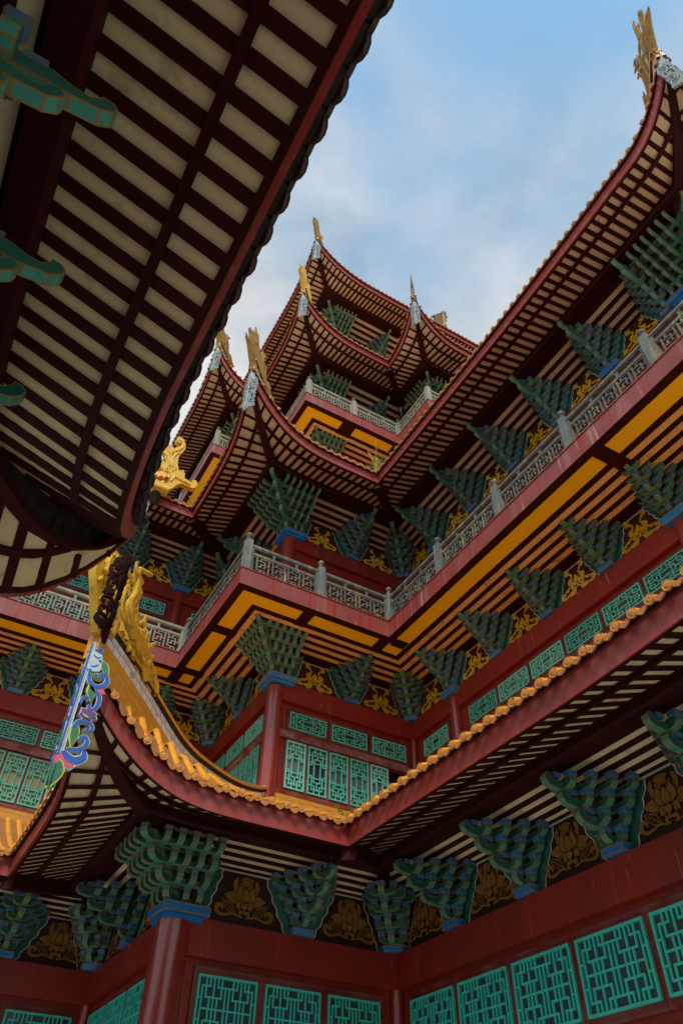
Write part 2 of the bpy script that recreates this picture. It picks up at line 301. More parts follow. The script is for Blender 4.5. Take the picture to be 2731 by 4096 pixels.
# ------------------------------------------------------------------ bracket sets
def bracket_mesh(kind):
    mb = MB()
    par = dict(lb=(4, .185, .24, .13, (1, 2, 3), .40), s1=(4, .185, .24, .13, (1, 2, 3), .15), s2=(5, .172, .215, .10, (), .02), s3=(5, .185, .225, .10, (3, 4), .34))[kind]
    Nt, dz, dv, dw, noses, nl = par; th = .052; h = dz * .80
    fr = lambda a, c, b: (a, c, b)
    mb.box(-.19, .19, -.20, 0, -.12, -.015, 'blue', edge='gedge', wd=.014)
    for k in range(Nt):
        z = k * dz
        for j in range(k + 1):
            w_ = .20 + (k - j) * dw
            if k > j + 2 and j > 0 and False: continue
            yb = -(j * dv + .11)
            prof = [(-w_, h), (-w_, .42 * h), (-w_ + .06, .08 * h), (-w_ + .13, 0), (w_ - .13, 0), (w_ - .06, .08 * h), (w_, .42 * h), (w_, h), (w_ - .09, h), (w_ - .11, .55 * h), (-w_ + .11, .55 * h), (-w_ + .09, h)]
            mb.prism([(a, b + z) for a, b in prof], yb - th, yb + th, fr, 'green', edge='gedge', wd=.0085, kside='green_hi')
            for sx in (-1, 1):
                mb.box(sx * (w_ - .045) - .062, sx * (w_ - .045) + .062, yb - .066, yb + .066, z + h * .86, z + dz + .012, 'blue', edge='gedge', wd=.0085)
        # projecting arm
        tip = (k + 1) * dv + .06 + (nl if k in noses else 0); zz = z + .006
        if k in noses:
            prof = [(0, h), (0, -.02), (tip - .22, -.03), (tip - .06, -.01), (tip, .05), (tip + .01, .11), (tip - .03, .16), (tip - .09, .17), (tip - .10, .12), (tip - .14, .075), (tip - .24, .09), (tip - .36, h)]
        else:
            prof = [(0, h), (0, 0), (tip - .12, 0), (tip - .04, .25 * h), (tip, .6 * h), (tip, h), (tip - .08, h), (tip - .12, .6 * h), (tip - .18, .6 * h)]
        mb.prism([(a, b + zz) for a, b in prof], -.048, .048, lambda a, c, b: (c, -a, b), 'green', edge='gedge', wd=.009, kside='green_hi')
        if k not in noses: mb.box(-.062, .062, -tip + .0, -tip + .125, zz + h * .9, zz + dz + .004, 'blue', edge='gedge', wd=.0085)
        else: mb.box(-.062, .062, -tip + nl + .0, -tip + nl + .125, zz + h * .9, zz + dz + .004, 'blue', edge='gedge', wd=.0085)
    # back plate on the panel with its white wavy rim
    H = Nt * dz + .0; lp = []
    for i in range(21):
        f = i / 20; lp.append((.235 + (.66 - .235) * min(1, f * 1.02) ** .9 + .018 * math.sin(f * Nt * 2 * math.pi), -.11 + f * (H + .06)))
    for sx in (-1, 1):
        for (a, b), (c, d) in zip(lp, lp[1:]):
            mb.face([(sx * a, -.012, b), (sx * (a + .022), -.012, b), (sx * (c + .022), -.012, d), (sx * c, -.012, d)][::sx], 'white')
            mb.face([(0, -.010, b), (sx * a, -.010, b), (sx * c, -.010, d), (0, -.010, d)][::sx], 'green')
    return mb
def corner_bracket_mesh(kind):
    """for a projecting corner: wall faces run towards +X and +Y from the origin"""
    mb = MB(); Nt, dz, dv, long_ = dict(lb=(4, .185, .24, 0), s1=(4, .185, .24, 0), s2=(5, .172, .215, 0), s3=(5, .185, .225, 1))[kind]; h = dz * .80
    mb_cap = [(-.30, -.30), (.46, -.30), (.46, 0), (0, 0), (0, .46), (-.30, .46)]
    mb.prism(mb_cap, -.15, -.015, lambda a, c, b: (a, b, c), 'blue', edge='gedge', wd=.018)
    cap2 = [(-.23, -.23), (.38, -.23), (.38, 0), (0, 0), (0, .38), (-.23, .38)]
    mb.prism(cap2, -.23, -.152, lambda a, c, b: (a, b, c), 'blue')
    for fam in (0, 1):
        fr = (lambda a, c, b: (c, -a, b)) if fam == 0 else (lambda a, c, b: (-a, c, b))
        for k in range(Nt):
            z = k * dz + (.004 if fam else 0)
            for i in range(-k, 3 if kind == 's1' else 4):
                c0 = i * dv * .92 + .02
                if c0 > (.30 if k else .40): continue
                ext = .24 if (long_ and k >= 1) else (.03 if kind == 's2' else .36 if kind == 'lb' and k else .10)
                tip = (k + 1) * dv + ext
                st = 0 if i >= 0 else 0
                prof = [(st, h), (st, 0), (tip - .10, 0), (tip - .02, .22 * h), (tip, .6 * h), (tip, h * 1.12), (tip - .07, h * 1.12), (tip - .10, .72 * h), (tip - .16, .66 * h)]
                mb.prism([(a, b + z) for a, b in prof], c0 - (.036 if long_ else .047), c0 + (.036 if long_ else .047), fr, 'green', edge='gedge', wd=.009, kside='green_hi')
                if not long_ or k == 0:
                    q = (c0 - .06, c0 + .06)
                    mb.box(tip - .11, tip + .01, q[0], q[1], z + h * 1.1, z + dz + .01, 'blue', fr=lambda x, y, zz: fr(x, y, zz), edge='gedge', wd=.0085)
            # arms lying along the wall
            for j in sorted({0, k}):
                w_ = .30 + (k - j) * .09; c0 = j * dv + .11
                prof = [(-c0 - .05, h), (-c0 - .05, .3 * h), (-c0 + .05, 0), (w_ - .12, 0), (w_, .42 * h), (w_, h), (w_ - .09, h), (w_ - .11, .55 * h), (-c0 + .1, .55 * h), (-c0 + .06, h)]
                f2 = (lambda a, c, b: (a, -c, b)) if fam == 0 else (lambda a, c, b: (-c, a, b))
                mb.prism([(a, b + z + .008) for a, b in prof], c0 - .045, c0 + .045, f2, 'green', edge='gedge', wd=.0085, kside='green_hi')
                q = (w_ - .11, w_ + .01)
                mb.box(q[0], q[1], c0 - .06, c0 + .06, z + h * .95, z + dz + .012, 'blue', fr=lambda x, y, zz, f2=f2: f2(x, y, zz), edge='gedge', wd=.0085)
    # diagonal arms
    d = Vector((-1, -1, 0)).normalized(); e = Vector((1, -1, 0)).normalized()
    for k in range(Nt):
        z = k * dz - .006; tip = ((k + 1) * dv) * 1.414 + (.30 if long_ and k >= 1 else .10)
        prof = [(0, h), (0, 0), (tip - .10, 0), (tip - .02, .22 * h), (tip, .6 * h), (tip, h * 1.15), (tip - .07, h * 1.15), (tip - .10, .7 * h)]
        mb.prism([(a, b + z) for a, b in prof], -.055, .055, lambda a, c, b: tuple(d * a + e * c + Vector((0, 0, b))), 'green', edge='gedge', wd=.009, kside='green_hi')
    H = Nt * dz
    for fam in (0, 1):
        prev = None
        for i in range(21):
            f = i / 20; a = .42 + .28 * f ** .9 + .016 * math.sin(f * Nt * 2 * math.pi); b = -.11 + f * (H + .06)
            cur = (a, b)
            if prev:
                g = (lambda x, z_: (x, -.012, z_)) if fam == 0 else (lambda x, z_: (-.012, x, z_))
                mb.face([g(prev[0], prev[1]), g(prev[0] + .022, prev[1]), g(cur[0] + .022, cur[1]), g(cur[0], cur[1])], 'white')
                g2 = (lambda x, z_: (x, -.010, z_)) if fam == 0 else (lambda x, z_: (-.010, x, z_))
                mb.face([g2(0, prev[1]), g2(prev[0], prev[1]), g2(cur[0], cur[1]), g2(0, cur[1])], 'green')
            prev = cur
    return mb
def inner_bracket_mesh(kind):
    """for a re-entrant corner; origin at the corner, walls towards -X and ... (room side is -X,-Y)"""
    mb = MB(); Nt, dz, dv = dict(lb=(4, .185, .24), s1=(4, .185, .24), s2=(5, .172, .215), s3=(5, .185, .225))[kind]; h = dz * .80
    mb.prism([(0, 0), (-.36, 0), (-.36, -.15), (-.15, -.36), (0, -.36)], -.12, -.015, lambda a, c, b: (a, b, c), 'blue', edge='gedge', wd=.014)
    d = Vector((-1, -1, 0)).normalized(); e = Vector((1, -1, 0)).normalized()
    for k in range(Nt):
        z = k * dz
        for j in range(k + 1):
            D = .30 + j * dv * 1.02; w_ = min(D * .98, .24 + (k - j) * .11)
            f3 = lambda a, c, b: tuple(d * c + e * a + Vector((0, 0, b)))
            prof = [(-w_, h), (-w_, .42 * h), (-w_ + .06, .08 * h), (-w_ + .13, 0), (w_ - .13, 0), (w_ - .06, .08 * h), (w_, .42 * h), (w_, h), (w_ - .09, h), (w_ - .11, .55 * h), (-w_ + .11, .55 * h), (-w_ + .09, h)]
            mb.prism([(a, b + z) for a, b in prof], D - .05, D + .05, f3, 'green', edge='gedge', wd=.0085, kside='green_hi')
            for sx in (-1, 1): mb.box(sx * (w_ - .045) - .06, sx * (w_ - .045) + .06, D - .064, D + .064, z + h * .86, z + dz + .012, 'blue', fr=lambda x, y, zz: f3(x, y, zz), edge='gedge', wd=.009)
    for fam in (0, 1):
        f2 = (lambda a, c, b: (-a, -c, b)) if fam == 0 else (lambda a, c, b: (-c, -a, b))
        for k in range(Nt):
            z = k * dz + (.005 if fam else 0); w_ = .36 + k * .09; c0 = .09
            prof = [(0, h), (0, 0), (w_ - .12, 0), (w_, .42 * h), (w_, h), (w_ - .09, h), (w_ - .11, .55 * h), (.05, .55 * h), (.04, h)]
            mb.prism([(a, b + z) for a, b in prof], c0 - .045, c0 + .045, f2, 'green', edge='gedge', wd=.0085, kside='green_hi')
            mb.box(w_ - .11, w_ + .01, c0 - .06, c0 + .06, z + h * .95, z + dz + .012, 'blue', fr=lambda x, y, zz, f2=f2: f2(x, y, zz), edge='gedge', wd=.009)
        g = (lambda x, z_: (-x, -.012, z_)) if fam == 0 else (lambda x, z_: (-.012, -x, z_)); prev = None
        for i in range(21):
            f = i / 20; cur = (.36 + .34 * f ** .9 + .016 * math.sin(f * Nt * 2 * math.pi), -.11 + f * (Nt * dz + .06))
            if prev: mb.face([g(prev[0], prev[1]), g(prev[0] + .022, prev[1]), g(cur[0] + .022, cur[1]), g(cur[0], cur[1])], 'white')
            prev = cur
    d = Vector((-1, -1, 0)).normalized(); e = Vector((1, -1, 0)).normalized()
    for k in range(Nt):
        z = k * dz - .006; tip = .30 + k * dv * 1.02 + .16 + (.4 if kind == 's3' and k == Nt - 1 else 0)
        prof = [(0, h), (0, 0), (tip - .12, 0), (tip - .03, .22 * h), (tip, .6 * h), (tip, h), (tip - .08, h), (tip - .11, .7 * h)]
        mb.prism([(a, b + z) for a, b in prof], -.055, .055, lambda a, c, b: tuple(d * a + e * c + Vector((0, 0, b))), 'green', edge='gedge', wd=.009, kside='green_hi')
        q = tip - .12
        mb.box(q, q + .13, -.07, .07, z + h, z + dz + .005, 'blue', fr=lambda x, y, zz: tuple(d * x + e * y + Vector((0, 0, zz))), edge='gedge', wd=.0085)
    return mb
BR = {}
for kd in ('s1', 's2', 's3', 'lb'):
    BR[kd] = bracket_mesh(kd).data('bracket_set'); BR[kd + 'c'] = corner_bracket_mesh(kd).data('corner_bracket_set'); BR[kd + 'i'] = inner_bracket_mesh(kd).data('corner_bracket_set')
def put_bracket(parent, kd, facing, x, y, z): return link(BR[kd], 'bracket_set', parent, wmtx(facing, x, y, z))
def put_corner(parent, kd, x, y, z, rot=0): return link(BR[kd], 'corner_bracket_set', parent, Matrix.Translation((x, y, z)) @ Matrix.Rotation(rot, 4, 'Z'))

# ------------------------------------------------------------------ painted ornaments on the panels
def emit_ribbon(mb, p, wd, k, y, n=5):
    L_, Rr = ribbon2(p, wd, n)
    for i in range(len(L_) - 1):
        mb.face([(Rr[i].x, y, Rr[i].y), (Rr[i + 1].x, y, Rr[i + 1].y), (L_[i + 1].x, y, L_[i + 1].y), (L_[i].x, y, L_[i].y)], k)
def emit_poly(mb, p, k, y): mb.face([(a, y, b) for a, b in p], k)
def petal(cx, cy, ang, ln, wd, tip=.0):
    out = []
    for i in range(13):
        t = i / 12; w_ = wd * math.sin(math.pi * min(1, t ** .8)) * (1 - .25 * t)
        out.append((t * ln, w_ / 2))
    pts = out + [(a, -b) for a, b in out[-2:0:-1]]
    c, s_ = math.cos(R_(ang)), math.sin(R_(ang))
    return [(cx + a * c - b * s_, cy + a * s_ + b * c) for a, b in pts]
def scroll_ornament():
    mb = MB(); k = 'gold'; y = -.006
    for sx in (1, -1):
        m = lambda L: [(sx * a, b) for a, b in L]
        def rb(L, W):
            nonlocal y
            emit_ribbon(mb, m(L), [w_ * 1.15 for w_ in W], k, y); y -= .00025
        rb([(.02, .20), (.10, .26), (.19, .30), (.21, .36), (.15, .41), (.10, .45), (.11, .50), (.17, .53)], [.02, .075, .06, .07, .035, .03, .035, .02])
        rb([(.12, .52), (.17, .565), (.235, .57), (.25, .62), (.20, .655), (.155, .63)], [.02, .05, .06, .06, .05, .03])
        rb([(.19, .655), (.21, .675), (.18, .69)], [.03, .04, .015])
        rb([(.0, .16), (.05, .23), (.13, .24), (.17, .18), (.13, .13), (.09, .155), (.11, .18)], [.02, .03, .045, .04, .035, .025, .012])
        rb([(.16, .20), (.22, .235), (.265, .20), (.29, .155), (.33, .185), (.38, .17), (.385, .135)], [.02, .04, .035, .028, .032, .026, .01])
        rb([(.02, .15), (.10, .09), (.20, .085), (.30, .045), (.40, .03), (.475, .065), (.47, .13), (.41, .15), (.375, .12), (.41, .095)], [.016, .03, .035, .045, .055, .06, .055, .045, .03, .014])
        rb([(.05, .13), (.10, .06), (.16, .05), (.20, .03)], [.02, .06, .07, .04])
        rb([(.11, .05), (.13, .005), (.18, .0)], [.04, .055, .03])
        for cx, cy, rr_ in ((.13, .03, .045), (.185, .005, .05), (.235, .03, .04), (.215, .625, .05), (.165, .665, .032), (.10, .165, .03), (.145, .365, .045), (.205, .34, .04), (.45, .085, .035), (.30, .185, .03)):
            emit_poly(mb, [(sx * cx + rr_ * math.cos(q * math.pi / 5) * sx, cy + rr_ * math.sin(q * math.pi / 5)) for q in range(10)], k, y); y -= .00025
        emit_poly(mb, m(petal(.012, .27, 62, .13, .07))[::sx], k, y); y -= .00025
        emit_poly(mb, m(petal(.02, .26, 28, .10, .06))[::sx], k, y); y -= .00025
    emit_poly(mb, petal(0, .24, 90, .22, .12), k, y); y -= .0003
    emit_poly(mb, petal(0, .10, 90, .14, .05), k, y)
    return mb.data('scroll_ornament')
def lotus_ornament():
    mb = MB(); k = 'golddim'; y = -.006
    def P(*a):
        nonlocal y
        emit_poly(mb, petal(a[0], a[1], a[2], a[3] * 1.07, a[4] + .03), 'panel1', y); y -= .0004
        p = petal(*a); emit_poly(mb, p, k, y); y -= .0004
    def dk(L, W):
        nonlocal y
        emit_ribbon(mb, L, W, 'panel1', y, 3); y -= .0004
    for sx in (1, -1):
        X = lambda a: 180 - a if sx < 0 else a
        P(sx * .12, .29, X(-28), .22, .15); P(sx * .10, .31, X(20), .23, .16) if False else None
        P(sx * .13, .27, X(5), .24, .17); P(sx * .10, .33, X(52), .22, .125); P(sx * .04, .37, X(62), .17, .10)
        P(sx * .05, .24, X(-52), .155, .13)
        dk([(sx * .16, .275), (sx * .30, .30)], [.006, .002]); dk([(sx * .16, .255), (sx * .27, .245)], [.006, .002])
        # bud on its stalk
        P(sx * .205, .47, X(112), .12, .075); emit_ribbon(mb, [(sx * .19, .42), (sx * .205, .48)], [.014, .014], k, y, 2); y -= .0004
        emit_ribbon(mb, [(sx * .165, .475), (sx * .205, .465), (sx * .245, .475)], [.006, .02, .006], k, y, 3); y -= .0004
        # leaf outline with veins
        a, b = Vector((sx * .15, .04, 0)), Vector((sx * .40, .22, 0)); d = b - a; nn = Vector((-d.y, d.x, 0)).normalized()
        for q in (-1, 1):
            emit_ribbon(mb, [tuple((a + nn * q * .0)[:2]), tuple((a + d * .35 + nn * q * .055)[:2]), tuple((a + d * .7 + nn * q * .045)[:2]), tuple(b[:2])], [.008, .012, .012, .006], k, y, 5); y -= .0004
            for f in (.2, .38, .56, .74):
                emit_ribbon(mb, [tuple((a + d * f)[:2]), tuple((a + d * (f + .13) + nn * q * .046 * (1 - abs(f - .45)))[:2])], [.008, .006], k, y, 2); y -= .0004
        emit_ribbon(mb, [tuple(a[:2]), tuple(b[:2])], [.010, .006], k, y, 3); y -= .0004
        emit_ribbon(mb, [(sx * .05, .0), (sx * .16, .02), (sx * .15, .04)], [.012, .012, .010], k, y); y -= .0004
        # curling end scroll
        emit_ribbon(mb, [(sx * .08, .005), (sx * .20, .035), (sx * .30, .01), (sx * .40, .0), (sx * .47, .04), (sx * .47, .11), (sx * .41, .13), (sx * .37, .095), (sx * .40, .07)], [.012, .03, .035, .045, .06, .07, .055, .035, .012], k, y); y -= .0004
        emit_ribbon(mb, [(0, .07), (sx * .05, .075), (sx * .085, .04), (sx * .06, .005), (sx * .03, .015)], [.04, .05, .04, .03, .02], k, y); y -= .0004
        emit_ribbon(mb, [(sx * .075, .02), (sx * .085, .1), (sx * .06, .17)], [.012, .014, .014], k, y); y -= .0004
    emit_ribbon(mb, [(0, .06), (0, .17)], [.018, .018], k, y); y -= .0004
    P(0, .235, 205, .17, .14) if False else None
    P(-.075, .22, 97, .25, .17); P(.075, .22, 83, .25, .17)
    dk([(-.075, .24), (-.06, .33), (.0, .455), (.06, .33), (.075, .24)], [.012, .010, .006, .010, .012])
    P(0, .215, 90, .225, .15)
    for q in (-.04, -.02, 0, .02, .04): dk([(q, .235), (q * 1.3, .29)], [.007, .001])
    P(-.005, .225, -95, .13, .13)
    dk([(-.14, .25), (-.08, .222), (0, .212), (.08, .222), (.14, .25)], [.006, .014, .016, .014, .006])
    # seed pod
    el = [(math.cos(q * math.pi / 8) * .115, .555 + math.sin(q * math.pi / 8) * .038) for q in range(16)]
    emit_poly(mb, el, k, y); y -= .0004
    emit_poly(mb, [(-.10, .545), (-.06, .49), (.06, .49), (.10, .545)], k, y); y -= .0004
    emit_ribbon(mb, [(-.09, .485), (-.03, .47), (.03, .47), (.09, .485)], [.01, .02, .02, .01], k, y, 3); y -= .0004
    for q in range(-3, 4):
        for r in (-1, 0, 1):
            cx, cy = q * .028 + (r % 2) * .014, .556 + r * .018
            if (cx / .1) ** 2 + ((cy - .555) / .034) ** 2 < 1:
                emit_poly(mb, [(cx + .008 * math.cos(t * math.pi / 3), cy + .006 * math.sin(t * math.pi / 3)) for t in range(6)], 'panel1', y)
    return mb.data('lotus_ornament')
SCROLL = scroll_ornament(); LOTUS = lotus_ornament()

# ------------------------------------------------------------------ windows
def mirror4(S, W, H):
    out = []
    for L in S:
        for fx in (0, 1):
            for fy in (0, 1):
                q = [((W - a) if fx else a, (H - b) if fy else b) for a, b in L]
                if q not in out and q[::-1] not in out: out.append(q)
    return out
PAT_BIG = mirror4([[(3, 0), (3, 2), (1, 2), (1, 6.5)], [(2, 0), (2, 4.2), (6, 4.2), (6, 0)], [(5, 0), (5, 2), (7.5, 2)], [(4, 0), (4, 6.5)], [(3, 4.2), (3, 6.5)], [(5, 4.2), (5, 6.5)], [(1, 6.5), (7.5, 6.5)], [(7, 2), (7, 6.5)], [(0, 4.4), (1, 4.4)]], 15, 13)
PAT_BAR = mirror4([[(1, .95), (1, 2.5)], [(0, 1.75), (1, 1.75)], [(2.2, 0), (2.2, 1.75), (1, 1.75)], [(1, .95), (5.4, .95), (5.4, 0)], [(4.3, 0), (4.3, 2.5)], [(1, 2.5), (3.3, 2.5)], [(3.3, 2.5), (3.3, 1.7), (6, 1.7)]], 12, 5)
PAT_TALL = mirror4([[(1, 1.1), (1, 4.6), (0, 4.6)], [(0, 2.1), (1, 2.1)], [(1.75, 0), (1.75, 2.1), (1, 2.1)], [(1, 1.1), (2.5, 1.1)], [(2.5, 1.1), (2.5, 3)], [(2.5, 3), (1.6, 3), (1.6, 6)], [(0, 4.05), (2.5, 4.05)]], 5, 12)
def lattice_mesh(pat, gw, gh, W, H, bw, k):
    mb = MB(); sx, sz = W / gw, H / gh; y = -.085
    def bar(a, b, w_, y0, y1):
        x0, x1 = sorted((a[0], b[0])); z0, z1 = sorted((a[1], b[1]))
        mb.box(x0 - w_ / 2, x1 + w_ / 2, y0, y1, z0 - w_ / 2, z1 + w_ / 2, k)
    i = 0
    for L in pat:
        for a, b in zip(L, L[1:]):
            i += 1; e = (i % 23) * .00012
            vert = a[0] == b[0]
            bar((a[0] * sx - W / 2, a[1] * sz), (b[0] * sx - W / 2, b[1] * sz), bw - (0 if vert else .0008), y - e - (.0 if vert else .003), -.052)
    for a, b in (((0, 0), (W, 0)), ((0, H), (W, H)), ((0, 0), (0, H)), ((W, 0), (W, H))):
        bar((a[0] - W / 2, a[1]), (b[0] - W / 2, b[1]), bw * 1.35, y - .008 - (.001 if a[0] == b[0] else 0), -.046)
    return mb.data('lattice')
def pane_mesh(W, H, k):
    mb = MB(); mb.box(-W / 2, W / 2, -.045, -.035, 0, H, k); return mb.data('pane')
def frame_mesh(W, H, gapx, gapz):
    """moulded timber surround"""
    mb = MB(); a, b = W / 2 + gapx, gapz
    for x0, x1, z0, z1 in ((-a, -W / 2, -b, H + b), (W / 2, a, -b, H + b), (-W / 2, W / 2, -b, 0), (-W / 2, W / 2, H, H + b)):
        mb.box(x0, x1, -.055, 0, z0, z1, 'frame')
    c, d = W / 2 + gapx * .62, gapz * .62
    for x0, x1, z0, z1 in ((-c, -c + .012, -d, H + d), (c - .012, c, -d, H + d), (-c + .012, c - .012, -d, -d + .012), (-c + .012, c - .012, H + d - .012, H + d)):
        mb.box(x0, x1, -.066, -.054, z0, z1, 'frame')
    return mb.data('window')
WIN = {}
def wtype(key, pat, gw, gh, W, H, bw, tk, gk, gx, gz):
    WIN[key] = (frame_mesh(W, H, gx, gz), lattice_mesh(pat, gw, gh, W, H, bw, tk), {g: pane_mesh(W, H, g) for g in gk})
wtype('big', PAT_BIG, 15, 13, 1.12, .82, .026, 'teal', ('glass',), .077, .12)
wtype('mid', PAT_BIG, 15, 13, .93, .82, .024, 'teal', ('glass',), .084, .12)
wtype('bar', PAT_BAR, 12, 5, .95, .40, .022, 'teal2', ('glass', 'glass2'), .085, .10)
wtype('tall', PAT_TALL, 5, 12, .46, 1.10, .022, 'teal2', ('glass', 'glass2', 'curtain'), .052, .06)
def put_window(parent, key, facing, x, y, z, g='glass', label=None):
    fm, lm, pm = WIN[key]
    o = link(fm, 'window', parent, wmtx(facing, x, y, z)); link(lm, 'lattice', o); link(pm.get(g, list(pm.values())[0]), 'pane', o)
    if label: o['label'] = label
    return o

# ------------------------------------------------------------------ eaves and roofs
PURL0, PURL1 = 1.18, 1.70
class Eave:
    def __init__(s, A, B, st, en, z0, rs, re_, T0=0, T1=0, Wf=2.6, Lf=1.5):
        s.A = Vector((*A, 0)); B = Vector((*B, 0)); s.L = (B - s.A).length; s.t = (B - s.A).normalized(); s.n = Vector((-s.t.y, s.t.x, 0))
        s.st, s.en, s.z0, s.rs, s.re, s.T0, s.T1, s.Wf, s.Lf = st, en, z0, rs, re_, T0, T1, Wf, Lf
    def rise(s, u):
        return (s.rs(max(u, 0)) if s.st == 'o' else 0) + (s.re(max(s.L - u, 0)) if s.en == 'o' else 0)
    def pos(s, u, v, dz=0, top=False):
        fade = max(0, 1 - max(v, 0) / s.Wf); r = s.rise(u); p = s.A + s.t * u - s.n * v
        if s.st == 'o': f = s.T0 * max(0, 1 - max(u, 0) / s.Lf) ** 2 * fade; p += (s.n - s.t) * f
        if s.en == 'o': f = s.T1 * max(0, 1 - max(s.L - u, 0) / s.Lf) ** 2 * fade; p += (s.n + s.t) * f
        z = s.z0 + (.36 + .30 * v + .04 * v * v if top else .36 * v) + r * fade + dz
        if top:
            for on, d in ((s.st == 'o', u), (s.en == 'o', s.L - u)):
                if on: z += .85 * min(max(v, 0), .62) * min(1, max(0, 1 - (d - 1.1) / 1.7)) * (1 if v < 1.6 else max(0, 1 - (v - 1.6) / 1.5))
        return Vector((p.x, p.y, z))
    def lim(s, v):
        a = {'o': v, 'i': -v, 'c': 0}[s.st]; b = {'o': s.L - v, 'i': s.L + v, 'c': s.L}[s.en]; return a, b
    def ts(s, n):
        return [i / n for i in range(n + 1)]
    def sweep(s, mb, prof, k, n=40, top=False, uv=False, closed=True):
        rings = []
        for t in s.ts(n):
            ring = []
            for v, dz in prof:
                a, b = s.lim(max(v, -.09) if True else v); u = a + (b - a) * t; ring.append((s.pos(u, v, dz, top), (u, v)))
            rings.append(ring)
        m_ = len(prof)
        for i in range(n):
            for j in range(m_ if closed else m_ - 1):
                j2 = (j + 1) % m_; q = [rings[i][j], rings[i + 1][j], rings[i + 1][j2], rings[i][j2]]
                mb.face([x[0] for x in q], k, [x[1] for x in q] if uv else None)
        if closed:
            mb.face([x[0] for x in rings[0]], k); mb.face([x[0] for x in rings[-1]][::-1], k)
def roof(parent, eaves, Vw, Vt, cream, tops, ridges, hip_to, name_label=None, tile='tile', detail=True, zpan=.22, ridge_dz=0, capcol='ridgeyellow', pitch=.213, PURL1=PURL1):
    top = MB(); fas = MB(); raf = MB(); sof = MB(); pur = MB(); ends = MB(); bat = MB(); beams = MB()
    RAFS = []; dk_ = 'tileend' if cream == 'cream' else 'drip'
    for e in eaves:
        raf = MB() if len(eaves) == 2 or not RAFS else RAFS[0]; RAFS.append(raf) if raf not in RAFS else None
        n = max(10, int(e.L / .09)) if e.L < 13 else int(e.L / .13)
        # top covering: pan tiles as a ribbed sheet, barrel rows over them
        nv = 10
        for i in range(n):
            for j in range(nv):
                q = []
                for di, dj in ((0, 0), (1, 0), (1, 1), (0, 1)):
                    v = -.05 + (Vt + .05) * (j + dj) / nv; a, b = e.lim(max(v, 0)); u = a + (b - a) * (i + di) / n; q.append((e.pos(u, v, 0, True), (u, v)))
                top.face([x[0] for x in q], 'pan' if tile == 'tile' else 'slate', [x[1] for x in q])
        k = -int(Vt / .24) if e.st == 'i' else 0
        kmax = int((e.L + (Vt if e.en == 'i' else 0)) / .24)
        while k <= kmax:
            u = k * .24 + .12; k += 1
            vs = -.09 if 0 <= u <= e.L else (max(-u, u - e.L))
            ve = Vt
            if e.st == 'o': ve = min(ve, u)
            if e.en == 'o': ve = min(ve, e.L - u)
            if ve <= vs + .05: ve = vs + .12
            seg = 3 if ve - vs < .6 else 8; r = .057
            rings = []
            for i in range(seg + 1):
                v = vs + (ve - vs) * i / seg; p = e.pos(u, v, .012, True)
                rings.append([p + e.t * r * math.cos(math.pi * q / 6) + Vector((0, 0, r * math.sin(math.pi * q / 6))) for q in range(7)])
            for i in range(seg):
                for q in range(6): top.face([rings[i][q], rings[i][q + 1], rings[i + 1][q + 1], rings[i + 1][q]], tile)
                if i and detail: # lap ring
                    pass
            if vs == -.09:
                c = e.pos(u, -.10, .012, True); rr = .062
                disc = [c + e.t * rr * math.cos(2 * math.pi * q / 14) + Vector((0, 0, rr * math.sin(2 * math.pi * q / 14))) for q in range(14)]
                back = [p - e.n * .03 for p in disc]
                in1 = [c + (p - c) * .78 + e.n * -.004 for p in disc]; in2 = [c + (p - c) * .40 + e.n * .003 for p in disc]
                for q in range(14):
                    q2 = (q + 1) % 14
                    ends.face([disc[q2], disc[q], back[q], back[q2]], tile if tile == 'slate' else ('tile' if cream == 'cream' else 'drip')); ends.face([disc[q], disc[q2], in1[q2], in1[q]], (dk_ if tile != 'slate' else 'slate')); ends.face([in1[q], in1[q2], in2[q2], in2[q]], (dk_ if tile != 'slate' else 'slate'))
                ends.face(in2, (dk_ if tile != 'slate' else 'slate'))
                if tile == 'slate':
                    c3 = e.pos(u + .12, 0, .0, True); lob = [c3 + e.t * (.118 * math.cos(math.pi * q / 8)) + e.n * (.03 + .095 * math.sin(math.pi * q / 8)) + Vector((0, 0, -.03 * math.sin(math.pi * q / 8))) for q in range(9)]
                    lo2 = [p - Vector((0, 0, .035)) for p in lob]
                    ends.face(lob, 'slate'); ends.face(lo2[::-1], 'slate')
                    for q in range(8): ends.face([lo2[q], lo2[q + 1], lob[q + 1], lob[q]], 'slate')
                # drip tile in the hollow to the next row
                u2 = u + .12
                if u2 < e.L:
                    c = e.pos(u2, -.085, -.005, True); d = (e.pos(u2 + .05, -.085, 0, True) - e.pos(u2 - .05, -.085, 0, True)).normalized()
                    pr = [(-.085, .03), (-.05, -.0), (0, -.015), (.05, -.0), (.085, .03), (.085, -.02), (.055, -.065), (0, -.10), (-.055, -.065), (-.085, -.02)]
                    A_ = [c + d * a + Vector((0, 0, b)) + e.n * (-b * .25) for a, b in pr]; B_ = [p - e.n * .02 for p in A_]
                    ek = 'drip' if tile != 'slate' else 'slate'
                    ends.face(A_[::-1], ek); ends.face(B_, ek)
                    for q in range(10): ends.face([A_[q], A_[(q + 1) % 10], B_[(q + 1) % 10], B_[q]], ek)
        # eave board
        e.sweep(fas, [(0, .0), (0, .30), (.05, .30), (.05, .0)], 'fascia' if tile != 'slate' else 'fascia', n=n)
        e.sweep(bat, [(-.025, .30), (-.025, .335), (.10, .335), (.10, .30)], 'dark', n=n)
        # boarding above the rafters
        e.sweep(sof, [(v_, .012) for v_ in (.05, .2, .35, .5, .65, .8, .95, 1.1, PURL1 - .1)], cream, n=n, closed=False)
